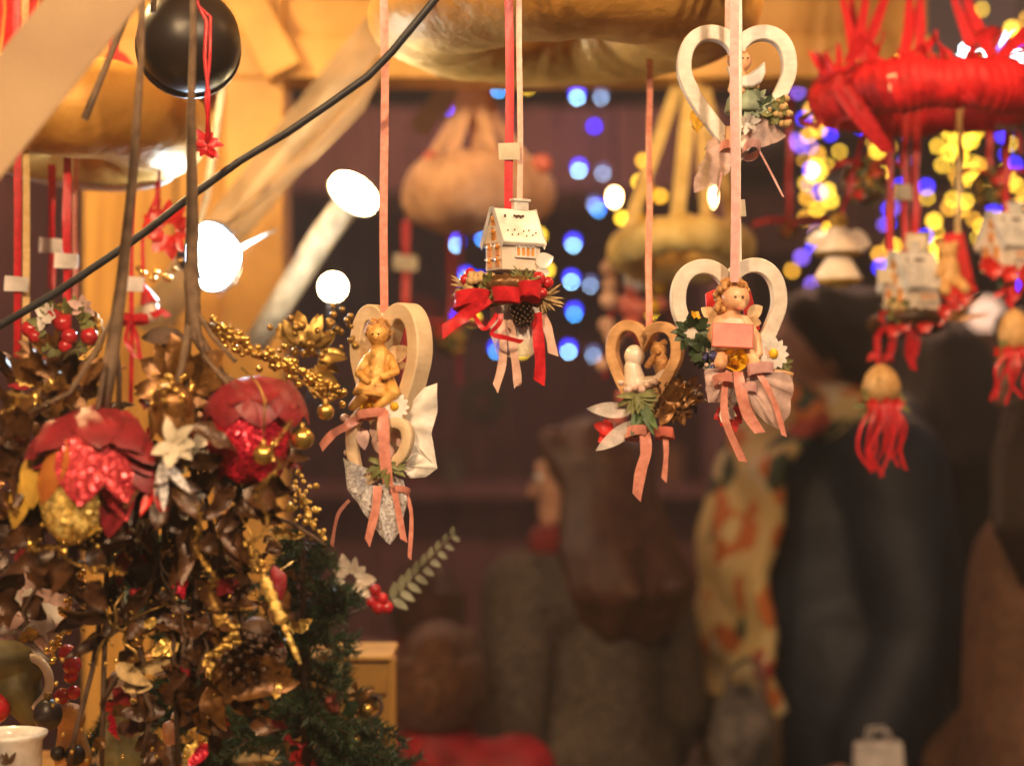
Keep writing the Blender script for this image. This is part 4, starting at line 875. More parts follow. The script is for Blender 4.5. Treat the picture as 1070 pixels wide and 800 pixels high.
mb = MB(fr); mb.leaf((560, 276, -8), (.9, -.35, 0), 20, 17, (0, 0, -1), .3, .2, 8); mb.leaf((560, 284, -8), (.9, .1, 0), 15, 11, (0, 0, -1), .3, .2, 8); mb.build('white_wing', M['ceramic_w'], t)
mb = MB(fr)
mb.torus((534, 221, 2), 5, 1.2, 18, 6, (R(90), 0, 0)); mb.build('hanging_loop', M['white_satin'], t)

# ---------------------------------------------------------------- ornament: white heart with dove (C)
fr = Fr(769, 45, 1.10); t = thing('heart_ornament', fr, 'white heart ornament with a white dove, highest in the row', 'ornament', GO)
hang(t, fr, 765, -70, 50, 13, M['salmon'], 4)
heart(fr, t, 769.5, 92, 55, 57, 70, 15, 13, M['whitewood'])
_m = len(bpy.data.objects)
f = figure(fr, t, 'girl_figurine', [((768, 64, 0), (10.5, 10, 11)), ((767, 74, 0), (766, 80, 0), 5, 6), ((766, 84, 0), (768, 102, 0), 9, 13), ((760, 84, 0), (756, 96, -8), 4.5, 4), ((756, 96, -8), (766, 98, -14), 4, 3.5), ((772, 84, 0), (781, 92, -10), 4.5, 4)], M['skin_fig'])
mb = MB(fr)
for i in range(34):
    a, b_ = rnd.uniform(1.9, 4.9), rnd.uniform(0, 2.2); mb.ball((767 + 10.5 * math.sin(b_) * math.cos(a), 62 - 10.5 * math.cos(b_), 2 + 9 * math.sin(b_) * math.sin(a) * .8), rnd.uniform(2.6, 4), seg=8, ring=6)
mb.build('hair', M['hair_fig'], f)
mb = MB(fr)
mb.lathe((772, 92, 2), [(9, -6), (13, 2), (19, 12), (22, 24), (20, 26), (.1, 27)], 24, (0, 1, 0)); mb.build('dress', M['sage'], f)
for dx in (2, 7): mb = MB(fr); mb.ball((766 + dx, 63, -9.6), 1); mb.build('eye', M['darkpaint'], f)
mb = MB(fr); mb.prism([(757, 72), (764, 80), (774, 84), (781, 80), (788, 75), (796, 68), (797, 80), (793, 90), (784, 95), (772, 95), (763, 88), (758, 80)], -20, -13); mb.build('dove', M['ceramic_w'], t, False, bevel=fr.s * 2.6)
for ch in t.children:
    if ch.name.startswith('girl_figurine'): ch.location.x = 7 * fr.s
leaves(fr, t, 'green_leaf', (783, 112, -10), 18, 22, 9, M['sage'], 5, .3, -.4, 7); leaves(fr, t, 'green_leaf', (808, 118, -8), 16, 20, 8, M['moss'], 5.5, .2, -.4, 8); leaves(fr, t, 'dark_leaf', (796, 114, -14), 8, 13, 6, M['dgreen'], 6, 0, -.4, 18)
cluster(fr, t, 'gold_bead', [(804 + rnd.uniform(-3, 22), 112 + rnd.uniform(-8, 22), -14 + rnd.uniform(-4, 4)) for _ in range(16)], 3.4, M['straw'], 8)
mb = MB(fr); mb.leaf((760, 152, -8), (-.6, .9, -.1), 62, 32, (.2, .1, -1), .2, .2, 10, wav=.06); mb.leaf((764, 148, -4), (-1, .3, .1), 30, 22, (.2, .1, -1), .2, .2, 10, wav=.06); mb.build('organza_bow', M['organza'], t)
mb = MB(fr); mb.leaf((775, 140, -6), (1, .05, -.1), 46, 30, (0, -.1, -1), .3, .2, 10, wav=.06); mb.leaf((772, 138, -8), (.9, -.5, -.1), 28, 20, (0, -.1, -1), .3, .2, 10); mb.build('organza_bow', M['organza'], t)
leaves(fr, t, 'petal', (779, 131, -14), 7, 14, 9, M['whiteleaf'], 6, 0, -.8, 3)
loop(fr, t, 'ribbon_loop', (783, 159, -10), 9, 11, 7, M['pink_satin'], -8, .9); loop(fr, t, 'ribbon_loop', (760, 158, -6), 9, 10, 7, M['salmon'], -8, .9)
tails(fr, t, 'ribbon_tail', [([(771, 150, -12), (769, 175, -12), (770, 200, -12), (768, 235, -10)], 4, 3), ([(752, 150, -8), (753, 180, -8), (748, 206, -8)], 2.5, 3), ([(784, 146, -12), (796, 168, -12), (806, 186, -10), (816, 206, -10)], 2.2, 2)], M['pink_satin'])
mb = MB(fr); mb.prism([(757, 134), (763, 134), (763, 156), (756, 155)], -12, -4); mb.build('wood_peg', M['natwood'], t, False)
# marigold bud at the left of the heart
mb = MB(fr); mb.ball((730, 122, 14), 8, 8, 12); mb.leaf((730, 118, 8), (0, 1, -.2), 20, 10, (0, 0, -1), .3, .2, 6); mb.build('yellow_bud', M['yellow'], t)

# ---------------------------------------------------------------- ornament: small wooden heart (D)
fr = Fr(672, 340, 1.12); t = thing('heart_ornament', fr, 'small natural wood heart ornament with a sleeping white figure and dried flowers', 'ornament', GO)
mb = MB(fr); mb.ribbon([(678 + 19 * (1 - i / 16) + .6 * math.sin(i * .9), 18 + (348 - 18) * i / 16, 190 * (1 - i / 16)) for i in range(17)], 7, twist=[.18 * math.sin(i * .8) for i in range(17)]); mb.build('hanging_ribbon', M['salmon'], t)
heart(fr, t, 673, 382, 35, 41, 54, 11, 17, M['natwood'], (0, R(3), R(-20)))
f = figure(fr, t, 'white_figurine', [((663, 372, 0), (11, 10, 12)), ((661, 384, 0), (664, 400, 0), 9, 12), ((664, 402, -4), (684, 398, -8), 8, 6), ((684, 398, -8), (694, 388, -4), 5, 4)], M['ceramic'])
f2 = figure(fr, t, 'brown_bear_figurine', [((688, 366, 2), (9, 8, 9)), ((694, 358, 4), (4, 3, 4)), ((683, 358, 4), (4, 3, 4)), ((690, 378, 2), (696, 392, 2), 9, 9), ((682, 374, -4), (676, 382, -8), 4, 3.5), ((686, 368, -7), (3.5, 3.5, 3))], M['hair_fig'])
leaves(fr, t, 'moss_leaf', (664, 412, -16), 18, 22, 7, M['moss'], 3.4, 1.4, -.4, 12); leaves(fr, t, 'green_leaf', (668, 420, -18), 5, 36, 11, M['green'], .9, 1.5, -.3, 13)
leaves(fr, t, 'dried_petal', (700, 420, -12), 26, 28, 13, M['brownleaf2'], 4.6, .2, -.3, 14, wav=.08); leaves(fr, t, 'dried_petal', (716, 412, -6), 16, 22, 10, M['brownleaf'], 5, 0, -.3, 15, wav=.08)
cluster(fr, t, 'pink_bead', [(648 + i * 7, 404 + rnd.uniform(-5, 5), -16) for i in range(6)], 4, M['bead_pink'])
mb = MB(fr); mb.leaf((660, 430, -8), (-1, -.08, 0), 48, 17, (0, -.2, -1), .15, .3, 9); mb.leaf((666, 440, -10), (-.8, .55, 0), 54, 17, (.2, -.2, -1), -.1, .3, 9); mb.build('white_leaf', M['organza_w'], t)
tails(fr, t, 'ribbon_tail', [([(671, 444, -20), (673, 470, -22), (668, 490, -20), (664, 514, -20)], 12, 8), ([(692, 446, -18), (694, 470, -20), (692, 498, -18)], 6, 5)], M['salmon'])
loop(fr, t, 'ribbon_loop', (664, 452, -16), 11, 7, 9, M['salmon'], -8, .9); loop(fr, t, 'ribbon_loop', (692, 452, -16), 10, 8, 9, M['coral'], -8, .9)
leaves(fr, t, 'red_petal', (640, 452, 6), 5, 20, 12, M['redpaint'], 2, 3.4, 0, 16)

# ---------------------------------------------------------------- ornament: white heart with angel on red chair (E)
fr = Fr(764, 290, 1.06); t = thing('heart_ornament', fr, 'white heart ornament with an angel in pink, yellow rose and gauzy pink bow', 'ornament', GO)
hang(t, fr, 763, -70, 297, 9.5, M['pink_satin'], -32, 763); hang(t, fr, 773, -70, 300, 6, M['white_satin'], 2, 772, 's', 217)
heart(fr, t, 762, 336, 54, 58, 76, 15, 13, M['whitewood'], (0, R(-2), R(6)))
mb = MB(fr)
for i in range(3):
    y = 1.5
mb.prism([(775, 300), (785, 300), (796, 344), (782, 350)], 6, 14); mb.prism([(738, 306), (752, 300), (752, 340), (740, 340)], 6, 12); mb.build('chair_back', M['redpaint'], t, False, bevel=fr.s * 2)
f = figure(fr, t, 'angel_figurine', [((766, 312, -16), (15, 13.5, 15)), ((768, 319, -26), (770, 321, -27), 5.5, 5), ((764, 326, -14), (762, 332, -13), 7, 8), ((762, 338, -13), (762, 362, -14), 14, 19), ((750, 336, -15), (741, 352, -20), 6.5, 5.5), ((741, 352, -20), (748, 362, -28), 5.5, 4.5), ((775, 336, -15), (786, 352, -20), 6.5, 5.5), ((786, 352, -20), (788, 370, -28), 5.5, 4.5), ((752, 366, -18), (748, 380, -34), 9, 7), ((774, 366, -18), (782, 380, -34), 9, 7), ((768, 317, -30), (2.2, 2.8, 2.2))], M['skin_fig'], 1.2)
mb = MB(fr)
for i in range(60):
    a, b_ = rnd.uniform(0, 6.28), rnd.uniform(0, 1.35); x = 763.5 + 15 * math.sin(b_) * math.cos(a); z_ = -13 + 13 * math.sin(b_) * math.sin(a)
    if z_ < -22 and b_ > .8: continue
    mb.ball((x, 308 - 13.5 * math.cos(b_), z_), rnd.uniform(3.4, 5), seg=8, ring=6)
for i in range(16): mb.ball((750 + rnd.uniform(-3, 4), 306 + i * 1.4, -13 + rnd.uniform(-5, 6)), rnd.uniform(3, 4.5), seg=8, ring=6)
mb.build('hair', M['hair_fig'], f)
for dx in (-4, 3.5): mb = MB(fr); mb.ball((768 + dx, 312, -28.6), 1.5); mb.build('eye', M['darkpaint'], f)
mb = MB(fr); mb.capsule((765.5, 324, -30), (771, 324.4, -30), .8, .8, 8); mb.build('mouth', M['coral'], f)
mb = MB(fr); mb.lathe((762, 330, -13), [(9, 0), (13, 6), (15, 12), (19, 24), (22, 36), (20, 38), (.1, 38)], 24, (0, 1, -.12)); mb.build('dress', M['ceramic'], f)
mb = MB(fr); mb.box((760, 352, -36), (21, 2.5, 13), rot=(R(-14), R(3), R(-4))); mb.build('book', M['coral'], f, False, bevel=fr.s * 1.2)
for (b_, d, l) in (((752, 334, -4), (-.9, -.55, .1), 24), ((780, 330, -6), (.9, -.5, .1), 20)):
    mb = MB(fr); mb.leaf(b_, d, l, 15, (0, .2, -1), .3, .2, 8); mb.leaf((b_[0], b_[1] + 5, b_[2]), (d[0], d[1] + .7, d[2]), l * .8, 12, (0, .2, -1), .3, .2, 8); mb.build('wing', M['wing_fig'], f)
leaves(fr, t, 'dark_leaf', (722, 348, -10), 20, 18, 9, M['dgreen'], 6.2, 0, -.7, 21, 6); leaves(fr, t, 'dark_leaf', (735, 368, -14), 16, 16, 9, M['dgreen'], 6.2, 0, -.7, 22, 5)
leaves(fr, t, 'dark_leaf', (780, 378, -22), 8, 14, 7, M['dgreen'], 6.2, 0, -.7, 23)
leaves(fr, t, 'yellow_petal', (725, 332, -8), 5, 10, 7, M['yellow'], 6, 0, -.5, 24)
cluster(fr, t, 'blue_berry', [(742 + rnd.uniform(-10, 9), 378 + rnd.uniform(-9, 9), -26 + rnd.uniform(-5, 4)) for _ in range(20)], 3.3, M['blueberry'], 10)
cluster(fr, t, 'pink_bead', [(742 + rnd.uniform(-10, 10), 380 + rnd.uniform(-9, 9), -29 + rnd.uniform(-3, 3)) for _ in range(7)], 2.4, M['bead_pink'], 8)
rose(fr, t, (763, 376, -32), 16, M['yellow'], 'yellow_rose'); daisy(fr, t, (803, 370, -24), 17, 13, (.25, -.05, -1))
leaves(fr, t, 'petal', (792, 372, -24), 6, 13, 9, M['pinkpetal'], 6, 0, -.7, 25); leaves(fr, t, 'green_leaf', (812, 380, -12), 8, 15, 6, M['moss'], 4, .4, -.3, 26)
crumple(fr, t, 'organza_bow', [(758, 388, -22), (744, 384), (732, 386), (733, 402), (736, 420), (750, 420), (760, 412), (764, 400)], M['organza'], 12, 6, 4)
crumple(fr, t, 'organza_bow', [(768, 390, -22), (784, 384), (808, 386), (822, 392), (822, 412), (818, 434), (808, 448), (794, 440), (776, 424), (770, 408)], M['organza'], 14, 7, 5)
tails(fr, t, 'ribbon_tail', [([(757, 388, -36), (751, 408, -40), (753, 440, -38), (770, 478, -34)], 8, 5), ([(765, 388, -38), (768, 410, -42), (774, 430, -40), (786, 448, -36)], 12, 7), ([(784, 386, -36), (795, 405, -40), (805, 428, -38), (812, 452, -36)], 6, 4)], M['salmon'])
loop(fr, t, 'ribbon_loop', (788, 386, -34), 13, 6, 10, M['pink_satin'], -10, 1.0); loop(fr, t, 'ribbon_loop', (750, 398, -34), 10, 12, 8, M['salmon'], -8, .9); loop(fr, t, 'ribbon_loop', (776, 408, -30), 9, 10, 8, M['pink_satin'], -8, .9)
leaves(fr, t, 'white_petal', (757, 426, -14), 4, 14, 9, M['whiteleaf'], 2, 1.4, -.5, 27); leaves(fr, t, 'red_petal', (764, 428, 4), 5, 22, 14, M['redpaint'], 2.5, 1.5, -.2, 28)
mb = MB(fr); mb.tube([(800, 388, -30), (814, 390, -34), (822, 392, -32)], 2.6); mb.build('cinnamon_stick', M['natwood'], t)
# ================================================================== right side ornaments
GH = 'little house ornaments on ribbons'
def red_tassels(fr, t, cx, cy, n, L, seed=1, w=5):
    q = random.Random(seed); S_ = []
    for i in range(n):
        x = cx + (i - (n - 1) / 2) * 44 / n + q.uniform(-3, 3); S_.append(([(cx + (x - cx) * .4, cy, -20), (x + q.uniform(-5, 5), cy + L * .3, -24), (x + q.uniform(-8, 4), cy + L * .65, -22), (x + q.uniform(-14, 8), cy + L * q.uniform(.75, 1.05), -20)], w, 4))
    tails(fr, t, 'ribbon_tail', S_, M['red_satin'])
def red_flowers(fr, t, pts, r=9):
    mb = MB(fr)
    for (x, y, z) in pts:
        for i in range(6): a = i * 1.047 + x; mb.leaf((x, y, z), (math.cos(a), math.sin(a), -.5), r, r * .8, (0, 0, -1), .4, .2, 5)
    return mb.build('red_flower', M['redpaint'], t)
fr = Fr(950, 270, 1.56); t = thing('house_ornament', fr, 'blurred cream cottage ornament on red ribbons under the red ring', 'ornament', GH)
hang(t, fr, 929, 100, 330, 7, M['red_satin'], -4); hang(t, fr, 947, 100, 285, 7, M['red_satin'], 4, None, None, 200); hang(t, fr, 957, 90, 285, 8, M['red_satin'], 0, None, None, 252)
house_orn(fr, t, 953, 312, 1.0, 28)
mb = MB(fr); mb.prism([(914, 281), (932, 283), (932, 297), (914, 295)], -12, -10); mb.build('price_tag', M['tagpaper'], t, False)
mb = MB(fr); mb.torus((948, 338, 0), 32, 8, 44, 10, (R(-12), 0, 0), mod=lambda a, b: 1 + .25 * math.sin(17 * a + 3 * b)); mb.build('twig_wreath', M['brownleaf'], t)
red_flowers(fr, t, [(918, 332, -24), (936, 340, -30), (956, 342, -32), (972, 334, -26), (926, 346, -26), (980, 326, -20)]); leaves(fr, t, 'green_leaf', (930, 326, -26), 14, 16, 7, M['moss'], 6.2, 0, -.4, 31)
leaves(fr, t, 'dried_blade', (985, 335, -6), 6, 46, 5, M['brownleaf2'], .5, -.45, -.1, 32)
red_tassels(fr, t, 934, 338, 6, 46, 4, 7)
cluster(fr, t, 'straw_flower', [(924, 318, -24), (928, 322, -26), (934, 324, -26)], 6, M['straw'])
fr = Fr(1050, 232, 1.56); t = thing('house_ornament', fr, 'blurred cream cottage ornament with red flowers cut by the right frame edge', 'ornament', GH)
hang(t, fr, 1052, 100, 240, 6, M['red_satin'], 0, None, None, 128); house_orn(fr, t, 1054, 268, .95, 24)
red_flowers(fr, t, [(1030, 284, -24), (1044, 288, -30), (1060, 288, -30), (1074, 282, -26), (1064, 296, -28), (1026, 278, -18)], 11); red_tassels(fr, t, 1058, 290, 5, 26, 6, 6)
leaves(fr, t, 'dark_leaf', (1044, 292, -20), 12, 16, 6, M['dgreen'], 6, 0, -.3, 33)
def egg_orn(fr, label, cx, cy, rx, ry, seed, top):
    t = thing('egg_ornament', fr, label, 'ornament', 'straw egg ornaments with red tassels')
    hang(t, fr, cx - 3, top, cy - ry, 5, M['red_satin'], 2)
    mb = MB(fr); mb.lathe((cx, cy, 0), [(.1, ry), (rx * .45, ry * .86), (rx * .8, ry * .5), (rx, 0), (rx * .98, -ry * .3), (rx * .75, -ry * .75), (.1, -ry)], 26, (0, -1, 0)); mb.build('egg', M['eggshell'], t)
    leaves(fr, t, 'green_leaf', (cx, cy + ry * .75, -6), 22, rx * 1.1, 7, M['moss'], 6.2, 0, -.3, seed, rx * .35)
    red_flowers(fr, t, [(cx + rx * .9 * math.sin(a), cy + ry * .9, -rx * .9 * math.cos(a)) for a in (-1.6, -.8, 0, .8, 1.6)], 8); red_tassels(fr, t, cx - 3, cy + ry * .9, 11, 72 if rx > 17 else 50, seed, 3.4)
egg_orn(Fr(921, 380, 1.5), 'egg ornament with a fringe of red ribbons below the blurred cottage', 921, 402, 20, 22, 41, 352)
egg_orn(Fr(1058, 322, 1.5), 'egg ornament with red flowers at the right frame edge', 1060, 346, 17, 24, 42, 300)
# red chair ornament with a small bear
fr = Fr(1003, 240, 1.58); t = thing('chair_ornament', fr, 'bright red slanted chair back ornament with small seated bear on cream ribbon', 'ornament')
hang(t, fr, 1004, 76, 244, 6, M['cream_satin'], 0, 1001)
mb = MB(fr); mb.prism([(985, 244), (1007, 242), (1020, 300), (1000, 306)], 0, 7); mb.build('chair_back', M['redpaint'], t, False, bevel=fr.s * 2)
mb = MB(fr); mb.box((994, 306, -14), (17, 15, 3.5), rot=(0, R(-8), R(15))); mb.build('chair_seat', M['redpaint'], t, False, bevel=fr.s * 2)
figure(fr, t, 'bear_figurine', [((986, 264, -14), (10, 9, 10)), ((978, 256, -12), (4, 3, 4)), ((994, 256, -12), (4, 3, 4)), ((987, 278, -14), (988, 294, -14), 10, 12), ((980, 296, -20), (978, 306, -32), 6, 6), ((996, 296, -20), (998, 304, -32), 6, 6), ((980, 276, -18), (974, 288, -24), 4.5, 4)], M['eggshell'], 1.4)
red_flowers(fr, t, [(984, 310, -30), (996, 312, -32), (990, 318, -30)], 10)
# layered pale angel / bell
fr = Fr(876, 228, 1.62); t = thing('angel_ornament', fr, 'pale yellow angel ornament in a two tiered skirt, hanging left of the cottage', 'ornament')
hang(t, fr, 905, 130, 232, 4, M['red_satin'], 0, 878)
mb = MB(fr)
for (y, r0, r1, h) in ((238, 9, 28, 26), (268, 12, 26, 24)):
    mb.lathe((876, y, 0), [(r0, 0), (r0 + 4, h * .3), (r1 * .9, h * .85), (r1, h), (r1 - 2, h)], 22, (0, 1, 0))
mb.build('skirt', M['ceramic'], t); mb = MB(fr)
for y in (264, 293): mb.torus((876, y, 0), 21, 3, 30, 6); mb.ball((876, 232, -1), 10, 9, 10)
mb.build('gold_trim', M['yellow_petal'], t); mb = MB(fr); mb.leaf((884, 246, 4), (.9, .3, 0), 30, 22, (0, -.2, -1), .2, .2, 7); mb.leaf((868, 246, 4), (-.9, .2, 0), 26, 20, (0, -.2, -1), .2, .2, 7); mb.build('wing', M['ceramic'], t)
cluster(fr, t, 'bell_bead', [(866, 296, 0), (872, 299, -6), (880, 299, -6), (887, 296, 0)], 4, M['gold'])
# greenery ball ornaments
def posy(label, cx, cy, d, r, seed, yt, xt):
    fr = Fr(cx, cy, d); t = thing('posy_ornament', fr, label, 'ornament', 'small posy ornaments on ribbons'); hang(t, fr, xt, yt, cy - r * .6, 5, M['red_satin'], 0, cx)
    q = random.Random(seed); mb = MB(fr)
    mb.torus((cx, cy, 0), r * .7, r * .22, 30, 8, (R(80), 0, 0)); mb.build('twig_ring', M['brownleaf'], t)
    mb = MB(fr)
    for i in range(46): a, b_ = q.uniform(0, 6.28), q.uniform(.4, 1); mb.leaf((cx + r * .7 * b_ * math.cos(a), cy + r * .7 * b_ * math.sin(a), q.uniform(-8, 8)), (q.uniform(-1, 1), q.uniform(-1, 1), q.uniform(-1, .2)), r * .5, r * .24, (0, -.3, -1), .3, .2, 5)
    mb.build('foliage', M['moss'], t)
    red_flowers(fr, t, [(cx + q.uniform(-.6, .6) * r, cy + q.uniform(-.6, .6) * r, -10) for _ in range(3)], r * .3)
    cluster(fr, t, 'straw_flower', [(cx + q.uniform(-.7, .7) * r, cy + q.uniform(-.7, .7) * r, -8) for _ in range(9)], r * .13, M['yellow_petal'])
    tails(fr, t, 'ribbon_tail', [([(cx - 4, cy - r * .6, -12), (cx - 18, cy - r * .75, -14), (cx - 30, cy - r * .6, -12), (cx - 38, cy - r * .4, -10)], 5, 3), ([(cx + 4, cy - r * .6, -12), (cx + 18, cy - r * .8, -14), (cx + 34, cy - r * .65, -12), (cx + 40, cy - r * .5, -10)], 5, 3)], M['red_satin'])
posy('blurred green posy ring under the red bow, left of the red ribbons', 902, 190, 1.65, 26, 5, 160, 908)
posy('blurred green posy ring with red bow above the cottage at the right edge', 1034, 196, 1.8, 22, 6, 110, 1034)
posy('faint cream and green posy in the dark behind the angel heart', 470, 352, 2.3, 22, 8, 60, 474)
posy('small green posy hanging in the gap right of the white hearts', 824, 240, 2.0, 12, 9, 60, 826)

# blurred decorations under the cream ring
fr = Fr(650, 260, 2.0); t = thing('bead_garland', fr, 'blurred garland of peach discs and red and amber beads by the small wooden heart', 'garland')
mb = MB(fr); mb.tube([(640, 250, 0), (637, 300, 0), (640, 350, 0), (632, 395, 0)], 1.5); mb.tube([(668, 250, 0), (664, 320, 0), (668, 370, 0)], 1.5); mb.build('cord', M['red_satin'], t)
cluster(fr, t, 'peach_disc', [(637, 280, 0), (638, 297, 0), (637, 313, 0), (634, 340, 0), (641, 352, 0), (630, 380, 0)], 9, M['peachfab'])
cluster(fr, t, 'red_bead', [(662, 300, 4), (668, 322, 4), (660, 340, 4), (676, 350, 6), (655, 318, 6), (690, 318, 8), (648, 262, 5), (652, 414, 2), (645, 436, 2)], 10, M['coral'])
cluster(fr, t, 'amber_bead', [(652, 250, -4), (660, 236, -4), (648, 270, -4), (690, 300, 2), (682, 320, 2), (672, 262, -4), (678, 200, 0), (670, 230, 0)], 9, M['yellow'])
cluster(fr, t, 'white_bead', [(660, 292, -6), (668, 298, -6)], 8, M['ceramic_w'])

# ================================================================== lights in the background
BC = {}
for nme, c, st in (('blue', (.06, .45, 1.0), 26), ('cyan', (.32, .72, 1.0), 34), ('ice', (.42, .66, 1.0), 16), ('globe', (.0, .02, 1.0), 7), ('iceglobe', (.05, .14, .5), 1.6), ('deep', (.006, .006, 1.0), 12), ('yellow', (1.0, .58, .025), 10), ('amber', (1.0, .45, .02), 7), ('warm', (1.0, .62, .25), 16), ('violet', (.22, .10, 1.0), 5), ('white', (.7, .92, 1.0), 26)):
    BC[nme] = lamp_mat(nme + '_fairy_light', c, st)
def strand(label, d, bulbs, r=3.3, group='fairy light strands across the square', cat='string lights', drop=True):
    fr = Fr(bulbs[0][0], bulbs[0][1], d); t = thing('light_strand', fr, label, cat, group)
    P = [(b[0] + .4, b[1], 1.0) for b in bulbs]
    if drop: P = [(P[0][0], P[0][1] - 60, 1.0)] + P
    mb = MB(fr); mb.tube(P, .5, 5); mb.build('wire', M['cable'], t)
    r0_ = r
    for b in bulbs:
        r = r0_ * (b[3] if len(b) > 3 else 1)
        mb = MB(fr); two = b[2] in ('cyan', 'blue', 'ice')
        mb.ball((b[0], b[1], 0), r * (1.25 if two else .95), seg=14, ring=10); bo = mb.build('bulb', BC['globe' if b[2] != 'ice' else 'iceglobe'] if two else BC[b[2]], t)
        if two: mb = MB(fr); mb.ball((b[0], b[1] + r * 1.25, 0), r * .55, seg=10, ring=7); mb.build('led_tip', BC[b[2]], bo)
strand('vertical strand of bright blue fairy lights right of the cottage ornament', 5.9, [(603, 98, 'cyan'), (605, 174, 'cyan'), (599, 252, 'cyan'), (597, 290, 'cyan'), (600, 324, 'blue'), (594, 363, 'cyan')], 3.3)
strand('vertical strand of pale ice blue fairy lights beside the bright blue ones', 6.1, [(628, 99, 'ice'), (621, 132, 'deep'), (630, 178, 'ice'), (621, 211, 'ice'), (625, 216, 'blue'), (617, 295, 'ice'), (620, 368, 'ice')], 2.8)
strand('sparse strand of blue fairy lights behind the peach ring', 6.0, [(467, 112, 'deep'), (469, 140, 'deep'), (477, 252, 'cyan'), (487, 287, 'blue'), (479, 330, 'deep')], 3.2)
strand('mixed blue and yellow fairy lights above and beside the cottage ornament', 6.2, [(521, 90, 'blue'), (505, 246, 'blue'), (500, 292, 'blue'), (488, 306, 'cyan'), (494, 332, 'yellow'), (519, 363, 'blue'), (545, 366, 'yellow')], 3.2)
strand('strand of yellow fairy lights behind the red hanging ribbon', 6.3, [(551, 90, 'yellow'), (570, 130, 'yellow'), (562, 170, 'warm'), (563, 246, 'yellow'), (571, 282, 'yellow')], 3.4)
strand('single dim yellow light and its wire left of the peach ribbons', 6.4, [(477, 122, 'yellow')], 3.6)
q = random.Random(21); names = ('far left', 'left', 'inner left', 'middle')
desc = ['yellow and violet fairy lights just right of the top white heart', 'dense yellow fairy lights behind the two tiered angel', 'yellow and blue fairy lights behind the red bow', 'fairy lights behind the first red ribbon of the cottage', 'violet and blue fairy lights seen between the cottage ribbons', 'yellow fairy lights just right of the cottage ribbons', 'amber fairy lights beside the cream ribbon', 'yellow fairy lights behind the red chair ornament', 'yellow fairy lights left of the edge cottage', 'amber and blue fairy lights at the right frame edge']
cols = [(842, ['deep', 'amber', 'violet'], 96, 290), (858, ['yellow', 'yellow', 'violet', 'amber'], 120, 300), (874, ['yellow', 'yellow', 'yellow', 'violet', 'deep'], 140, 300), (906, ['deep', 'amber', 'yellow'], 50, 300), (944, ['violet', 'deep', 'violet', 'amber'], 120, 320), (968, ['yellow', 'deep', 'yellow'], 80, 300), (985, ['yellow', 'amber', 'yellow'], 120, 260), (1016, ['yellow', 'yellow', 'amber'], 128, 250), (1036, ['deep', 'amber', 'yellow', 'violet'], 10, 260), (1060, ['amber', 'yellow', 'deep'], 20, 300)]
for (x, cs, y0, y1), ds in zip(cols, desc):
    L = []; y = y0
    xx_ = x
    while y < y1: xx_ += q.uniform(-13, 13) + (x - xx_) * .25; L.append((xx_, y, cs[int(q.random() * len(cs))], q.uniform(.55, 1.15))); y += q.choice((6, 9, 13, 17, 24)) + q.uniform(-3, 3)
    strand(ds, q.uniform(4.8, 5.8), L, 3.2)
strand('yellow fairy lights trailing over the cream ring', 4.4, [(672, 168, 'amber'), (668, 190, 'yellow'), (650, 228, 'yellow'), (655, 240, 'amber'), (690, 205, 'amber'), (684, 300, 'yellow'), (680, 325, 'yellow')], 3.4)
strand('row of white bulbs sloping down at the upper right corner', 3.8, [(1001, 66, 'white'), (1010, 52, 'white'), (1026, 60, 'white'), (1043, 37, 'white'), (1054, 48, 'white'), (1065, 60, 'white')], 3.2, drop=False)
def globe(px, py, d, r, label, stz=1.0):
    fr = Fr(px, py, d); t = thing('globe_bulb', fr, label, 'lamp'); mb = MB(fr); mb.ball((px, py, 0), r, r, r * stz); mb.build('bulb', M['e_far'], t)
    mb = MB(fr); mb.lathe((px, py - r * stz, 0), [(r * .5, -1), (r * .5, r), (r * .2, r * 1.4)], 12, (0, -1, 0)); mb.build('socket', M['blackp'], t); mb = MB(fr); mb.tube([(px, py - r * 2.3, 0), (px + 1, py - 160, 2), (px, py - 330, 0)], 1.2); mb.build('cord', M['cable'], t)
globe(642, 206, 3.6, 4.5, 'oval warm bulb glowing left of the pink heart ribbon', 1.7)
globe(740, 206, 3.4, 6, 'large blurred warm bulb between the two white hearts', 1.6)
globe(460, 40, 5.6, 6, 'unseen warm bulb added behind the gold ring to light the background')  # hidden bulb, added to light the background around the hut

# ================================================================== cable, awning strips
fr = Fr(230, 175, .99); mb = MB(fr)
pts = [(-60, 366, -10), (0, 342, -8), (60, 306, -4), (112, 270, 0), (150, 243, 2), (200, 204, 2), (250, 168, 2), (300, 138, 2), (345, 108, 0), (385, 80, -2), (410, 55, -4), (440, 20, -8), (470, -16, -10), (520, -80, -10), (640, roof_py(.99) + 4, -10)]
mb.tube(pts, 4.2, 10); tag(mb.build('power_cable', M['cable']), 'black power cable sagging diagonally across the stall', 'cable')
fr = Fr(50, 70, .78); mb = MB(fr); mb.beam((-60, 195, 0), (128, -50, 20), 84, 3); tag(mb.build('awning_strip', M['strip'], smooth=False, bevel=.001), 'wide pale beige awning strip across the upper left corner, close by', 'awning strip', 'pale awning strips')
fr = Fr(310, 160, 1.68); mb = MB(fr); mb.ribbon([(400, 25, -6), (350, 90, 4), (290, 168, 8), (230, 245, 4), (150, 345, -4)], [34, 46, 50, 46, 40], 2.5, twist=[.1, .25, .1, .2, .1]); tag(mb.build('awning_strip', M['strip_t']), 'clear pale awning strip slanting behind the black cable', 'awning strip', 'pale awning strips')
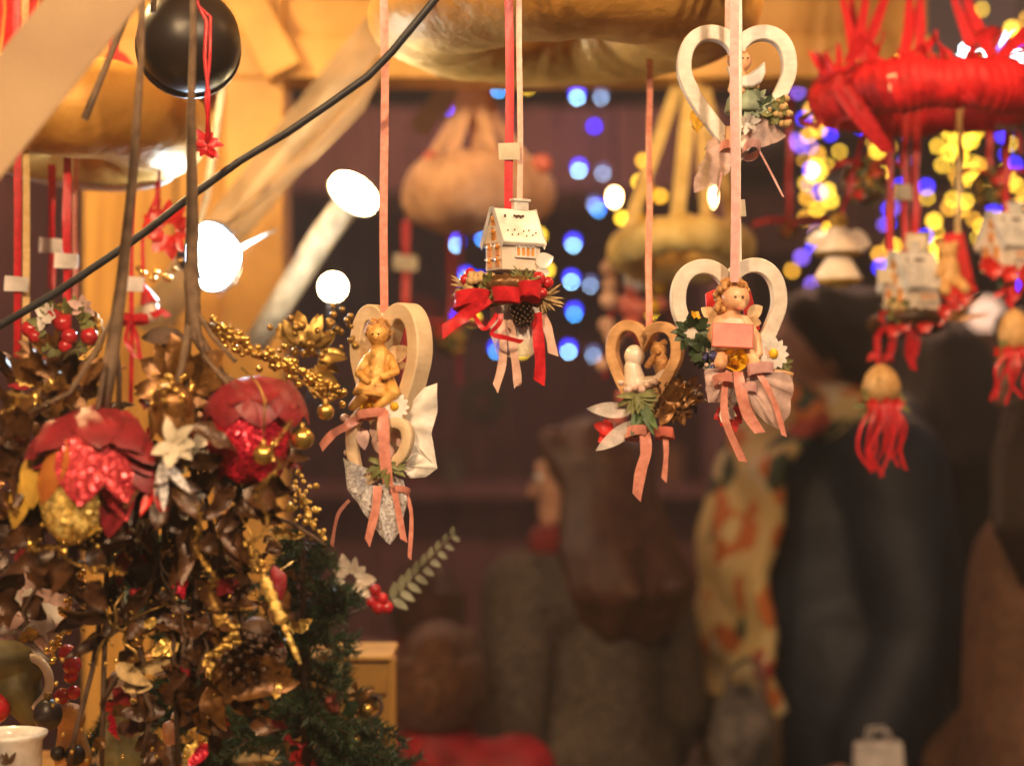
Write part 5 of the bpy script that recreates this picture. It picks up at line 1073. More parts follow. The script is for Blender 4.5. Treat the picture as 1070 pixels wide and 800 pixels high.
fr = Fr(330, 150, 1.6); mb = MB(fr); mb.ribbon([(400, 62, 0), (372, 108, 4), (318, 164, 6), (262, 212, 4), (235, 236, 0)], [16, 24, 17, 9, 5], 2.5, twist=.4); tag(mb.build('awning_strip', M['strip']), 'narrow pale awning strip just under the clear one, slanting', 'awning strip', 'pale awning strips')
fr = Fr(455, 112, 2.2); mb = MB(fr); mb.beam((436, 138, 0), (474, 86, 6), 22, 4); tag(mb.build('awning_strip', M['strip'], smooth=False), 'short pale awning strip left of the peach ribbons', 'awning strip', 'pale awning strips')

# ================================================================== left hanging ribbons and ornaments
def plain_ribbon(label, x, y0, y1, d, m, w_=8, tag_y=None, x1=None, bow=None):
    y0 = roof_py(d) if y0 < 0 else y0
    fr = Fr(x, (y0 + y1) / 2, d); t = thing('hanging_ribbon', fr, label, 'ribbon', 'hanging ribbons at the left of the stall'); mb = MB(fr); n = 10; x1 = x if x1 is None else x1
    mb.ribbon([(x + (x1 - x) * i / n, y0 + (y1 - y0) * i / n, 1.5 * math.sin(i)) for i in range(n + 1)], w_, .7, twist=[.25 * math.sin(i * .9 + x) for i in range(n + 1)], cut=4); mb.build('band', m, t)
    if tag_y: mb = MB(fr); mb.prism([(x - 12, tag_y - 8), (x + 13, tag_y - 6), (x + 12, tag_y + 9), (x - 13, tag_y + 8)], -3, -2); mb.build('price_tag', M['tagwhite'], t, False)
    if bow:
        bx, by = bow; loop(fr, t, 'bow_loop', (bx - 9, by, -2), 9, 6, 7, M['red_satin'], -6, .8); loop(fr, t, 'bow_loop', (bx + 9, by, -2), 9, 6, 7, M['red_satin'], -6, .8)
        tails(fr, t, 'ribbon_tail', [([(bx, by, -4), (bx - 5, by + 20, -6), (bx + 4, by + 38, -6)], 5, 4), ([(bx, by, -4), (bx + 6, by + 16, -6), (bx + 10, by + 40, -6)], 5, 4)], M['red_satin'])
    return t
plain_ribbon('red ribbon with white tag, leftmost, beside a cream one', 18, -40, 392, 1.22, M['red_satin'], 8, 296)
plain_ribbon('cream ribbon hanging beside the leftmost red one', 27, -40, 384, 1.225, M['cream_satin'], 8)
plain_ribbon('red ribbon with a white tag under the left gold ring', 54, 172, 300, 1.3, M['red_satin'], 8, 256)
plain_ribbon('wide red ribbon with white tag left of the first brown stem', 70, 150, 330, 1.25, M['red_satin'], 9, 272)
plain_ribbon('thin red ribbon with bow falling behind the first brown stem', 138, 150, 420, 1.28, M['red_satin'], 5, 296, 137, (138, 334))
plain_ribbon('thin red ribbon hanging between the two brown stems', 165, 165, 225, 1.36, M['red_satin'], 6, None)
plain_ribbon('coral ribbon hanging beside the wide red one', 79, 150, 318, 1.29, M['salmon'], 6)
plain_ribbon('dark red ribbon hanging in the dark under the peach ring', 424, 230, 420, 2.1, M['red_satin'], 8, 274)
plain_ribbon('thin wine red ribbon far behind the cottage ornament', 480, 240, 400, 2.4, M['red_satin'], 4)
fr = Fr(216, 60, 1.0); t = thing('ribbon_cord', fr, 'crimson twisted cord with a knot hanging over the black lamp shade', 'cord')
mb = MB(fr); mb.tube([(205, roof_py(1.0), 0), (206, -40, 0), (206, 4, 0), (216, 22, -1), (214, 60, 0), (218, 100, 1), (216, 150, 0)], 2.2, 8); mb.tube([(203, roof_py(1.0), 2), (200, -40, 2), (203, 2, 0), (220, 18, 0), (219, 60, 2), (215, 104, 1), (219, 148, 0)], 1.8, 8); mb.build('strand', M['red_satin'], t)
leaves(fr, t, 'knot_loop', (216, 152, 0), 9, 18, 9, M['red_satin'], 6.2, 0, -.2, 51)
fr = Fr(110, 70, 1.45); t = thing('felt_bow', fr, 'crimson felt bow behind the left gold ring', 'bow'); mb = MB(fr); mb.leaf((104, 74, 0), (1, .15, 0), 42, 46, (0, 0, -1), .3, .25, 8); mb.leaf((106, 74, 0), (-1, .1, 0), 44, 46, (0, 0, -1), .3, .25, 8); mb.build('bow_wing', M['redpaint'], t); mb = MB(fr); mb.ball((105, 74, -4), 8); mb.build('knot', M['redpaint'], t)
fr = Fr(8, 20, 1.3); t = thing('felt_bow', fr, 'red satin bow in the far upper left corner', 'bow'); mb = MB(fr)
for x in (-6, 8, 30, 44): mb.ribbon([(x, roof_py(1.3), 0), (x, -60, 0), (x + 3, 10, 3), (x - 2, 70, 0)], 12, .8, twist=.2)
mb.build('band', M['red_satin'], t)
# berry wreath on the left
fr = Fr(72, 345, 1.18); t = thing('berry_wreath', fr, 'small gold twig wreath with red apples and white flower, left of the brown stem', 'wreath')
for k, (rr, tl) in enumerate(((34, 66), (32, 60), (36, 72))):
    mb = MB(fr); mb.torus((70, 352, 0), rr, 3, 60, 7, (R(tl), R(8 * k - 8), 0), mod=lambda a, b: 1 + .4 * math.sin(23 * a + b)); mb.build('twig_ring', M['gold_dark'], t)
cluster(fr, t, 'red_apple', [(70, 338, -14), (78, 352, -18), (40, 352, -10), (34, 344, -8), (97, 352, -12), (74, 362, -18), (50, 382, -16), (60, 330, -8)], 8, M['redberry'], 12)
leaves(fr, t, 'green_leaf', (70, 346, -8), 26, 20, 10, M['moss'], 6.2, 0, -.5, 52, 18); leaves(fr, t, 'dried_leaf', (56, 376, -6), 23, 25, 9, M['brownleaf2'], 6.2, 0, -.4, 53, 12)
leaves(fr, t, 'white_petal', (52, 330, -10), 7, 18, 10, M['whiteleaf'], 6.2, 0, -.5, 54); leaves(fr, t, 'white_petal', (90, 322, -10), 6, 15, 9, M['pinkpetal'], 6.2, 0, -.5, 55)
fr = Fr(66, 415, 1.1); t = thing('red_gift', fr, 'tiny parcel with red stripes in dried leaves above the gold rose', 'decoration'); mb = MB(fr); mb.box((66, 412, 0), (11, 8, 8), rot=(.2, .3, .3)); mb.build('box', M['tagpaper'], t, False, bevel=.001)
for x in (58, 74): mb = MB(fr); mb.box((x, 412 + (x - 66) * -.25, 0), (3, 8.8, 8.8), rot=(.2, .3, .3)); mb.build('stripe', M['redpaint'], t, False)
fr = Fr(155, 300, 1.3); t = thing('gnome_ornament', fr, 'small red capped hanging figure between the brown stem and the bright bulb', 'ornament')
mb = MB(fr); mb.lathe((158, 322, 0), [(.1, 14), (7, 12), (9, 4), (7, -4), (.1, -6)], 14, (0, 1, 0)); mb.build('figure_body', M['ceramic'], t); mb = MB(fr); mb.lathe((156, 316, 0), [(10, 0), (6, 10), (.5, 22)], 14, (-.3, -1, 0)); mb.build('cap', M['redpaint'], t)
tails(fr, t, 'ribbon_tail', [([(150, 290, 0), (150, 240, 0), (165, 200, 0), (166, 150, 0)], 4, 2), ([(150, 326, -4), (160, 330, -8), (170, 326, -6), (176, 330, -4)], 7, 3)], M['red_satin'])
leaves(fr, t, 'red_petal', (176, 240, 4), 10, 26, 16, M['redpaint'], 6.2, 0, -.2, 56, 6)
cluster(fr, t, 'gold_bead', [(146 + i * 6 + rnd.uniform(-3, 3), 280 + rnd.uniform(-12, 12), 0) for i in range(8)], 3.5, M['gold'])

# ================================================================== foreground bouquet (flowers hung head down on taped stems)
def stemline(fr, t, pts, r, name='stem', m=None): mb = MB(fr); mb.tube(pts, r, 10); return mb.build(name, m or M['stem'], t)
GF = 'glittered artificial flowers hanging head down'
fr = Fr(92, 480, .90); t = thing('artificial_flower', fr, 'artificial rose with burgundy top petals and gold sequin heart, hanging by the left brown stem', 'flower', GF)
stemline(fr, t, [(152, roof_py(.9), 0), (149, -60, 0), (147, 60, 2), (138, 180, 4), (126, 300, 2), (117, 370, 0), (108, 430, 4)], [3.5, 3.5, 3.6, 5, 6.5, 8, 6])
stemline(fr, t, [(120, 330, 4), (112, 380, -8), (104, 440, -14)], 3, 'side_stem'); stemline(fr, t, [(122, 320, 4), (100, 372, -10), (80, 410, -22), (40, 430, -26)], 2.6, 'side_stem'); stemline(fr, t, [(118, 340, 4), (122, 392, 10), (120, 440, 14)], 3, 'side_stem', M['twig'])
for kmat, name, specs in ((M['burg'], 'burgundy_petal', [(-150, 62, 44, 436), (-120, 58, 46, 430), (-80, 54, 46, 426), (-45, 58, 46, 430), (-20, 66, 44, 436), (5, 64, 40, 446), (-175, 56, 40, 448), (-62, 44, 38, 434), (-100, 44, 38, 438)]),):
    for i, (a, l, w_, y0) in enumerate(specs):
        A = R(a); mb = MB(fr); mb.leaf((100, y0 - 4, -6 + 3 * (i % 3)), (math.cos(A) * 1.1, .36 + .2 * math.sin(A), -.62), l * 1.4, w_ * 1.15, (math.cos(A) * .2, -1, -.6), .8, -.25, 10, wav=.02); mb.build(name, kmat, t)
def petal_shell(c, r0, r1, h, n, m, name, a0=0, wfac=1.25, tilt=.25, fold=-.3, dcurl=.5):
    for i in range(n):
        a = a0 + 2 * math.pi * i / n; b_ = (c[0] + r0 * math.cos(a), c[1], c[2] + r0 * math.sin(a)); w_ = 2 * math.pi * r1 / n * wfac
        mb = MB(fr); mb.leaf(b_, (math.cos(a) * tilt * 2, 1, math.sin(a) * tilt * 2), h, w_, (math.cos(a), -.1, math.sin(a)), dcurl, fold, 9); mb.build(name, m if not isinstance(m, list) else m[i % len(m)], t)
petal_shell((98, 448, 2), 44, 58, 78, 8, [M['orange_petal'], M['glit_pink'], M['glit_pink'], M['burg'], M['burg'], M['yellow_petal'], M['orange_petal']], 'outer_petal', -2.3)
petal_shell((84, 466, -8), 30, 48, 92, 6, [M['glit_gold'], M['yellow_petal'], M['glit_gold']], 'gold_petal', -1.9, 1.3, .12)
mb = MB(fr); mb.ball((82, 518, -22), 34, 30, 50, jit=.04); mb.build('sequin_heart', M['glit_gold'], t, sub=1)
for (b_, d, l, w_) in (((52, 470, -22), (-.25, 1, -.15), 62, 34), ((38, 500, -14), (-.5, 1, 0), 58, 28)): mb = MB(fr); mb.leaf(b_, d, l, w_, (-.3, -.2, -1), .35, .3, 9); mb.build('mustard_petal', M['yellow_petal'], t)
for i, (x, y, a, l, w_) in enumerate(((120, 480, 70, 66, 36), (138, 468, 55, 58, 34), (128, 500, 95, 62, 30))): mb = MB(fr); mb.leaf((x, y, -18), (math.cos(R(a)), math.sin(R(a)), -.2), l, w_, (.4, -.2, -1), .4, .3, 9); mb.build('rose_petal', M['glit_pink'] if i == 0 else M['burg'], t)
leaves(fr, t, 'dried_leaf', (40, 470, 4), 11, 62, 27, M['brownleaf'], 3.6, 2.7, -.25, 61, 10, .05); leaves(fr, t, 'dried_leaf', (70, 560, 4), 15, 55, 24, M['brownleaf'], 3.4, 1.7, -.3, 62, 12, .05); leaves(fr, t, 'bronze_leaf', (60, 410, 10), 16, 55, 22, M['brownleaf2'], 5, 3.9, -.3, 63, 14, .06)
leaves(fr, t, 'dried_leaf', (150, 500, 10), 9, 50, 20, M['brownleaf'], 2.6, .9, -.2, 64, 8, .05)
mb = MB(fr)
for i in range(70):
    u = rnd.random(); a = rnd.uniform(0, 6.28); mb.ball((84 + rnd.uniform(-34, 36), 535 + rnd.uniform(-40, 36), -34 + rnd.uniform(-8, 8)), rnd.uniform(1.2, 2.8), seg=6, ring=5)
mb.build('gold_bead', M['gold'], t)
# second flower, crimson
fr = Fr(262, 440, .93); t = thing('artificial_flower', fr, 'crimson glitter artificial flower hanging by the thick brown stem under the bright bulb', 'flower', GF)
stemline(fr, t, [(200, roof_py(.93), 0), (201, -60, 0), (202, 30, 1), (199, 120, 2), (201, 220, 0), (200, 300, 2), (204, 350, 2), (230, 392, 8), (256, 408, 8)], [3.2, 3.2, 3.4, 4.6, 6.5, 8.5, 7, 5, 4])
stemline(fr, t, [(196, 250, 4), (196, 330, 6), (192, 400, 8), (200, 470, 6), (205, 560, 4)], [3, 4, 4.5, 4, 3], 'side_stem', M['twig']); stemline(fr, t, [(204, 330, 0), (214, 372, -8), (240, 400, -14), (250, 440, -20)], 2.6, 'side_stem'); stemline(fr, t, [(206, 326, 0), (222, 350, -6), (248, 378, -8)], 2.4, 'side_stem')
petal_shell((266, 396, 4), 34, 60, 56, 9, M['burg'], 'burgundy_petal', -2.0, 1.2, .6, -.3, .9)
petal_shell((262, 414, -4), 34, 52, 92, 8, M['glit_red'], 'glitter_petal', -1.8, 1.2, .22, -.35, .9)
mb = MB(fr); mb.ball((262, 458, -12), 46, 40, 48, jit=.05); mb.build('sequin_heart', M['glit_red'], t, sub=1)
mb = MB(fr)
for i in range(10): a = i * .63; mb.leaf((268, 392, 4), (math.cos(a), .3 + .2 * math.sin(a), math.sin(a) - .1), 66, 44, (0, -1, -.2), .8, -.2, 8)
mb.build('top_petal', M['burg'], t)
leaves(fr, t, 'dried_leaf', (250, 500, -12), 15, 53, 24, M['brownleaf'], 3.4, 1.7, -.3, 65, 14, .06); leaves(fr, t, 'dried_leaf', (215, 540, -6), 14, 63, 22, M['brownleaf'], 2.6, 1.6, -.2, 66, 10, .07); leaves(fr, t, 'bronze_leaf', (196, 405, -4), 15, 47, 27, M['brownleaf2'], 5.4, 1.9, -.5, 67, 8, .06)
leaves(fr, t, 'dark_leaf', (192, 352, 4), 5, 44, 20, M['twig'], 1.6, 2.4, -.1, 68)
leaves(fr, t, 'straw_bow', (204, 462, -22), 5, 34, 18, M['tagpaper'], 3.6, 1.1, -.2, 69)
# third: bronze bud between
fr = Fr(180, 430, .90); t = thing('bronze_flower', fr, 'bronze brown artificial flower with gold beads between the gold and crimson ones', 'flower')
stemline(fr, t, [(196, 340, 8), (190, 380, 4), (182, 410, 0)], 3.5)
petal_shell((180, 404, 0), 12, 34, 58, 8, [M['brownleaf2'], M['brownleaf2'], M['gold_dark']], 'bronze_petal', -1.7, 1.3, .3, -.3, .7)
mb = MB(fr); mb.ball((182, 424, -6), 22, 20, 26, jit=.12); mb.build('bud', M['brownleaf2'], t, sub=1)
cluster(fr, t, 'gold_bead', [(186 + rnd.uniform(-20, 22), 402 + rnd.uniform(-12, 22), -26 + rnd.uniform(-5, 5)) for _ in range(26)], 3, M['gold'], 8)
leaves(fr, t, 'dried_leaf', (186, 470, -10), 15, 62, 20, M['brownleaf'], 2.2, 1.6, -.2, 70, 8, .08); leaves(fr, t, 'silver_leaf', (176, 478, -26), 5, 50, 9, M['lace'], 1.2, 1.4, -.1, 71); leaves(fr, t, 'pale_bow', (188, 462, -30), 6, 30, 14, M['tagpaper'], 5, .4, -.3, 72)
leaves(fr, t, 'red_petal', (166, 505, -18), 4, 40, 9, M['redpaint'], .7, 1.5, -.2, 73)
# short cut stick, top left, and another piece
fr = Fr(110, 70, .92); t = thing('cut_stem', fr, 'short cut brown stem end slanting beside the awning strip', 'stem'); stemline(fr, t, [(196, roof_py(.92), 6), (150, -40, 4), (131, 18, 2), (108, 76, 0), (89, 125, -2)], [3.4, 3.4, 3.6, 3.6, 3.9])
fr = Fr(160, 5, .95); t = thing('cut_stem', fr, 'stub of a brown stem in front of the black lamp shade', 'stem'); stemline(fr, t, [(162, roof_py(.95), 0), (162, -50, 0), (161, -10, 0), (160, 13, 0)], 3.6)
# gold bead spray
for k_, (lab, x0, y0, x1, y1) in enumerate((('gold tinsel strand winding down between the two big flowers', 190, 470, 235, 640), ('gold tinsel strand looping below the gold sequin rose', 30, 560, 130, 600), ('gold tinsel strand hanging right of the crimson flower', 300, 440, 262, 600), ('gold tinsel strand at the far left above the rose', 0, 430, 70, 400))):
    fr = Fr(x0, y0, .9); t = thing('tinsel_strand', fr, lab, 'tinsel', 'gold tinsel strands in the bouquet'); mb = MB(fr); P5 = [(x0 + (x1 - x0) * i / 24 + 7 * math.sin(i * .8 + k_), y0 + (y1 - y0) * i / 24 + 6 * math.sin(i * .5), -24 + 5 * math.cos(i * .9)) for i in range(25)]
    mb.tube(P5, .8, 5); mb.build('cord', M['gold_dark'], t); mb = MB(fr)
    for i in range(260):
        u = rnd.random() * 23.9; k = int(u); p = Vector(P5[k]).lerp(Vector(P5[k + 1]), u - k); d = Vector((rnd.gauss(0, 1), rnd.gauss(0, 1), rnd.gauss(0, 1))); mb.leaf(tuple(p), tuple(d), rnd.uniform(4, 8), 1.3, (rnd.uniform(-1, 1), .3, -1), .3, .2, 3)
    mb.build('tinsel', M['gold'], t)
fr = Fr(300, 385, .97); t = thing('bead_spray', fr, 'gold bead spray curving right from the thick stem towards the angel heart', 'spray')
P_ = [(206, 330, 0), (236, 350, -2), (270, 368, -2), (304, 384, -2), (335, 402, 0), (356, 412, 2)]; stemline(fr, t, P_, 1.8, 'stem', M['gold_dark'])
mb = MB(fr)
for i in range(140):
    u = rnd.uniform(.1, 1) * 4.99; k = int(u); p = Vector(P_[k]).lerp(Vector(P_[k + 1]), u - k); mb.ball((p.x + rnd.gauss(0, 5), p.y + rnd.gauss(0, 6), p.z + rnd.gauss(0, 5)), rnd.uniform(2.2, 4.6), seg=9, ring=6)
mb.build('gold_bead', M['gold'], t); leaves(fr, t, 'gold_leaf', (318, 372, 6), 14, 34, 14, M['gold_dark'], 4, -.6, -.2, 74, 14, .06)
mb = MB(fr)
for i in range(60): mb.ball((330 + rnd.gauss(0, 24), 352 + rnd.gauss(0, 13), 12 + rnd.gauss(0, 8)), rnd.uniform(2.5, 5), seg=8, ring=6)
mb.build('dark_bead', M['gold_dark'], t)
def bell(label, x, y, r, d, path):
    fr = Fr(x, y, d); t = thing('gold_bauble', fr, label, 'bauble', 'little gold baubles on wires'); mb = MB(fr); mb.ball((x, y, 0), r, seg=20, ring=14); mb.build('ball', M['gold'], t)
    mb = MB(fr); mb.lathe((x, y - r, 0), [(3, -2), (3, 4), (1.5, 5)], 12, (0, -1, 0)); mb.build('cap', M['gold_dark'], t); mb = MB(fr); mb.tube(path, 1.1, 6); mb.build('wire', M['gold_dark'], t)
bell('small gold bauble hanging in front of the crimson flower', 275, 475, 11, .89, [(275, 462, 0), (276, 440, 0), (277, 418, 0), (268, 400, 6), (250, 384, 12)])
bell('gold bauble at the right edge of the crimson flower', 316, 458, 12, .92, [(316, 445, 0), (300, 436, 0), (285, 422, 2), (277, 414, 4)])
bell('gold bauble beside the bead spray below the angel', 340, 430, 9, .95, [(340, 420, 0), (330, 410, 0), (310, 395, 2)])
def gold_cluster(label, pts, d, r, m, name='glitter_pick', leafm=None):
    fr = Fr(pts[0][0], pts[0][1], d); t = thing(name, fr, label, 'decoration', 'gold glitter picks in the bouquet'); stemline(fr, t, [(p[0], p[1], 4) for p in pts], 1.5, 'stem', M['gold_dark']); mb = MB(fr)
    for i in range(len(pts) - 1):
        for j in range(16): p = Vector((*pts[i], 0)).lerp(Vector((*pts[i + 1], 0)), rnd.random()); mb.ball((p.x + rnd.gauss(0, r), p.y + rnd.gauss(0, r), rnd.gauss(0, r)), rnd.uniform(2, 3.8), seg=8, ring=6)
    mb.build('gold_bead', m, t); return t
gold_cluster('gold glitter pick shaped like a small flower right of the crimson bloom', [(306, 505), (316, 522), (324, 540), (328, 556)], .96, 7, M['glit_gold'])
gold_cluster('gold glitter chain running down at the far left over pink petals', [(84, 590), (74, 625), (62, 660), (52, 690)], .98, 4, M['gold'])
gold_cluster('gold glitter curl beside the pine cone', [(216, 690), (232, 676), (246, 664), (238, 648), (222, 644)], .9, 3, M['gold'])
gold_cluster('gold glitter pick above the icicle', [(258, 566), (268, 584), (276, 600)], .92, 4, M['gold'])
fr = Fr(298, 645, .9); t = thing('gold_icicle', fr, 'twisted gold icicle ornament hanging low before the fir', 'ornament'); mb = MB(fr); ax = Vector((.5, 1, 0))
prof = []
for i in range(61):
    f = i / 60; prof.append(((7.5 if f < .55 else 3.6) * (1 - .35 * abs(math.sin(f * 26))) * (1 if f > .04 else .4) * (1 if f < .95 else .3), f * 102))
mb.lathe((274, 600, 0), prof, 14, (.45, 1, -.1), closed=True); mb.build('icicle', M['glit_gold'], t); mb = MB(fr); mb.tube([(274, 602, 0), (268, 586, 2), (262, 560, 6), (250, 540, 8)], 1); mb.build('wire', M['gold_dark'], t)
fr = Fr(262, 682, .95); t = thing('pine_cone', fr, 'dark brown pine cone low in the bouquet beside the gold curl', 'pine cone'); pine_cone(fr, t, (262, 682, 0), 34, 56, (-.25, 1, -.3), name='cone_scales'); stemline(fr, t, [(256, 660, 6), (240, 620, 10), (222, 560, 12), (206, 500, 14)], 2.4, 'stem', M['twig'])
leaves(fr, t, 'frosted_leaf', (238, 722, -18), 9, 66, 30, M['brownleaf2'], 3, -.1, -.2, 75, 6, .08); leaves(fr, t, 'dried_leaf', (236, 650, 2), 11, 58, 24, M['brownleaf'], 3.6, 3.4, -.2, 76, 8, .08)
# lower hanging twigs
fr = Fr(108, 690, .95); t = thing('twig_bunch', fr, 'dark hanging twigs with dried leaves in the lower left', 'twigs')
for pts in ([(112, 560, 0), (110, 640, 2), (108, 720, 0), (106, 810, 0)], [(104, 640, 4), (96, 700, 2), (80, 760, 0), (72, 800, 0)], [(120, 590, -4), (132, 640, -6), (150, 690, -4), (148, 760, 0)], [(170, 500, 0), (172, 580, 2), (180, 640, 0), (186, 800, 2)], [(200, 560, 0), (206, 650, 2), (214, 730, 0)], [(108, 735, -6), (124, 705, -10), (146, 706, -8), (160, 740, -6), (150, 790, -4)]): stemline(fr, t, pts, 2.8, 'twig', M['twig'])
leaves(fr, t, 'dried_leaf', (140, 640, 6), 18, 62, 20, M['brownleaf'], 6, 0, -.2, 77, 20, .08); leaves(fr, t, 'dried_leaf', (200, 620, 8), 18, 67, 22, M['brownleaf'], 6, 1, -.2, 78, 16, .08); leaves(fr, t, 'dried_leaf', (180, 760, 8), 18, 58, 20, M['brownleaf'], 6, 1, -.2, 79, 26, .08)
leaves(fr, t, 'grey_leaf', (128, 684, -8), 3, 60, 18, M['straw'], .6, .1, -.1, 80); leaves(fr, t, 'green_leaf', (150, 590, 8), 9, 50, 22, M['sage'], 6, 0, -.2, 81, 10); leaves(fr, t, 'green_leaf', (215, 570, 12), 8, 54, 12, M['green'], 2, 1.4, -.2, 82, 6)
for i in range(26):
    x, y = rnd.uniform(10, 290), rnd.uniform(420, 640); a = rnd.uniform(-1.2, 1.2); L = rnd.uniform(50, 130); P2 = []
    for j in range(7): P2.append((x + math.sin(a) * L * j / 6 + rnd.uniform(-5, 5), y + math.cos(a) * L * j / 6, -16 + rnd.uniform(-7, 7)))
    stemline(fr, t, P2, [rnd.uniform(1, 2.2)] * 6 + [.5], 'twig', M['twig'] if i % 3 else M['gold_dark'])
for k_, (nm, mm, n_) in enumerate((('dried_leaf', 'brownleaf', 90), ('bronze_leaf', 'brownleaf2', 60), ('gold_leaf', 'glit_gold', 44), ('burgundy_leaf', 'burg', 26), ('crimson_leaf', 'glit_red', 18))):
    mb = MB(fr)
    for i in range(n_):
        lx, ly = rnd.uniform(0, 300), rnd.uniform(400, 780)
        if ly > 590 and lx < 110: continue
        mb.leaf((lx, ly, rnd.uniform(-20, 16)), (rnd.uniform(-1, 1), rnd.uniform(-.3, 1), rnd.uniform(-.7, .3)), rnd.uniform(16, 40), rnd.uniform(7, 20), (rnd.uniform(-1, 1), rnd.uniform(-1, 1), -1), rnd.uniform(-1.2, 1.5), rnd.uniform(0, .6), 7, wav=.09)
    mb.build(nm, M[mm], t)
cluster(fr, t, 'red_berry', [(141, 618, -6), (149, 616, -6), (164, 540, -4), (165, 548, -4), (290, 506, -2)], 5, M['redberry']); cluster(fr, t, 'gold_bead', [(rnd.uniform(60, 290), rnd.uniform(400, 790), rnd.uniform(-24, -6)) for _ in range(110)], 2.0, M['gold'], 8)
leaves(fr, t, 'dried_leaf', (16, 590, 4), 18, 65, 25, M['brownleaf'], 6, .8, -.2, 83, 14, .06); leaves(fr, t, 'dried_leaf', (20, 420, 14), 18, 67, 24, M['brownleaf'], 6, .8, -.2, 84, 18, .06)
leaves(fr, t, 'bronze_leaf', (12, 520, 10), 18, 67, 25, M['brownleaf2'], 6, .8, -.2, 85, 18, .06)

# fir tree
M['needle2'] = mat('fir_needles_pale', (.06, .115, .05), .5, nscale=30, col2=(.03, .06, .028))
def fir(label, cx, y0, y1, dd, n_, L0, L1, seed, name='fir_tree', cat='tree', rx=1.0):
    fr = Fr(cx, (y0 + y1) / 2, dd); t = thing(name, fr, label, cat); q = random.Random(seed); mb = MB(fr); tw = MB(fr)
    stemline(fr, t, [(cx - 2, y0 - 6, 14), (cx, (y0 + y1) / 2, 16), (cx + 4, y1 + 30, 18)], [2, 5, 7], 'trunk', M['twig'])
    for i in range(n_):
        f0 = (i + q.random()) / n_; y = y0 + (y1 - y0) * f0; a = q.uniform(0, 6.28); L = (L0 + (L1 - L0) * f0) * q.uniform(.65, 1.2); dx, dz = math.cos(a) * rx, math.sin(a) * .7
        b0 = Vector((cx, y, 16)); up = q.uniform(-14, 14); pts = [b0 + Vector((dx * L * f, up * f * f + 12 * f * f, dz * L * f)) for f in (0, .25, .5, .75, 1)]
        twigs = [pts]
        for s_ in range(3):
            k = q.randint(1, 3); b1 = pts[k]; d1 = (pts[4] - pts[0]).normalized(); u = Vector((q.uniform(-1, 1), q.uniform(-1, 1), q.uniform(-1, 1))); d1 = (d1 + u * .7).normalized(); l1 = L * q.uniform(.25, .45); twigs.append([b1 + d1 * l1 * f for f in (0, .25, .5, .75, 1)])
        for P in twigs:
            tw.tube([tuple(p) for p in P], [1.6, 1.3, 1.1, .8, .4], 5); LL = (P[4] - P[0]).length; n = int(LL * 1.9); mb.cur = 0 if q.random() < .6 else 1
            for j in range(n):
                f = (j + .5) / n * .93 + .07; k = min(3, int(f * 4)); p = P[k].lerp(P[k + 1], f * 4 - k); td = (P[k + 1] - P[k]).normalized(); al = q.uniform(0, 6.28); u = td.orthogonal().normalized(); v = td.cross(u); d = td * .6 + (u * math.cos(al) + v * math.sin(al)) * .8
                e = p + d * q.uniform(9, 15); sd = d.cross(Vector((q.uniform(-1, 1), q.uniform(-1, 1), 1))).normalized() * .8
                b_ = mb.addv([fr.P(tuple(p - sd)), fr.P(tuple(p + sd)), fr.P(tuple(e))]); mb.addf((b_, b_ + 1, b_ + 2))
    tw.build('branch', M['twig'], t); mb.build('crown', [M['needle'], M['needle2']], t); return t
fir('small green fir tree behind the gold icicle', 316, 556, 810, 1.2, 84, 36, 104, 12)
fir('dark fir branch bundle behind the pine cone and dried leaves', 205, 590, 840, 1.24, 52, 60, 90, 13, 'fir_branches', 'branches')
fir('low fir greenery behind the white capped toy', 120, 745, 850, 1.2, 26, 60, 80, 14, 'fir_branches', 'branches')
fr = Fr(398, 626, 1.24); t = thing('berry_pick', fr, 'bright red berry pick with white petals at the fir tip', 'decoration'); cluster(fr, t, 'red_berry', [(392, 616, 0), (400, 624, -4), (396, 634, -2), (404, 634, 0), (388, 628, 2)], 7.5, M['redberry'], 12); leaves(fr, t, 'cream_petal', (366, 606, 0), 9, 22, 12, M['ceramic'], 6, 0, -.4, 86, 6); leaves(fr, t, 'cream_petal', (344, 628, 0), 7, 18, 11, M['pinkpetal'], 6, 0, -.4, 87, 5); stemline(fr, t, [(398, 628, 4), (372, 640, 8), (330, 660, 12)], 1.6, 'stem', M['twig'])
fr = Fr(440, 595, 1.3); t = thing('eucalyptus_sprig', fr, 'pale green eucalyptus sprig reaching right past the fir', 'sprig'); stemline(fr, t, [(398, 640, 8), (424, 612, 4), (448, 586, 0), (472, 560, 0)], 1.2, 'stem', M['twig']); mb = MB(fr)
for i in range(9):
    f = i / 8; x, y = 410 + 62 * f, 626 - 66 * f
    for s in (-1, 1): mb.leaf((x, y, 2), (.5 + .35 * s, -.2 + .7 * s, -.2), 20 - 9 * f, 9 - 3 * f, (.2, -.3, -1), .2, .2, 6)
mb.build('leaf', mat('eucalyptus', (.34, .34, .22), .5, nscale=60), t)
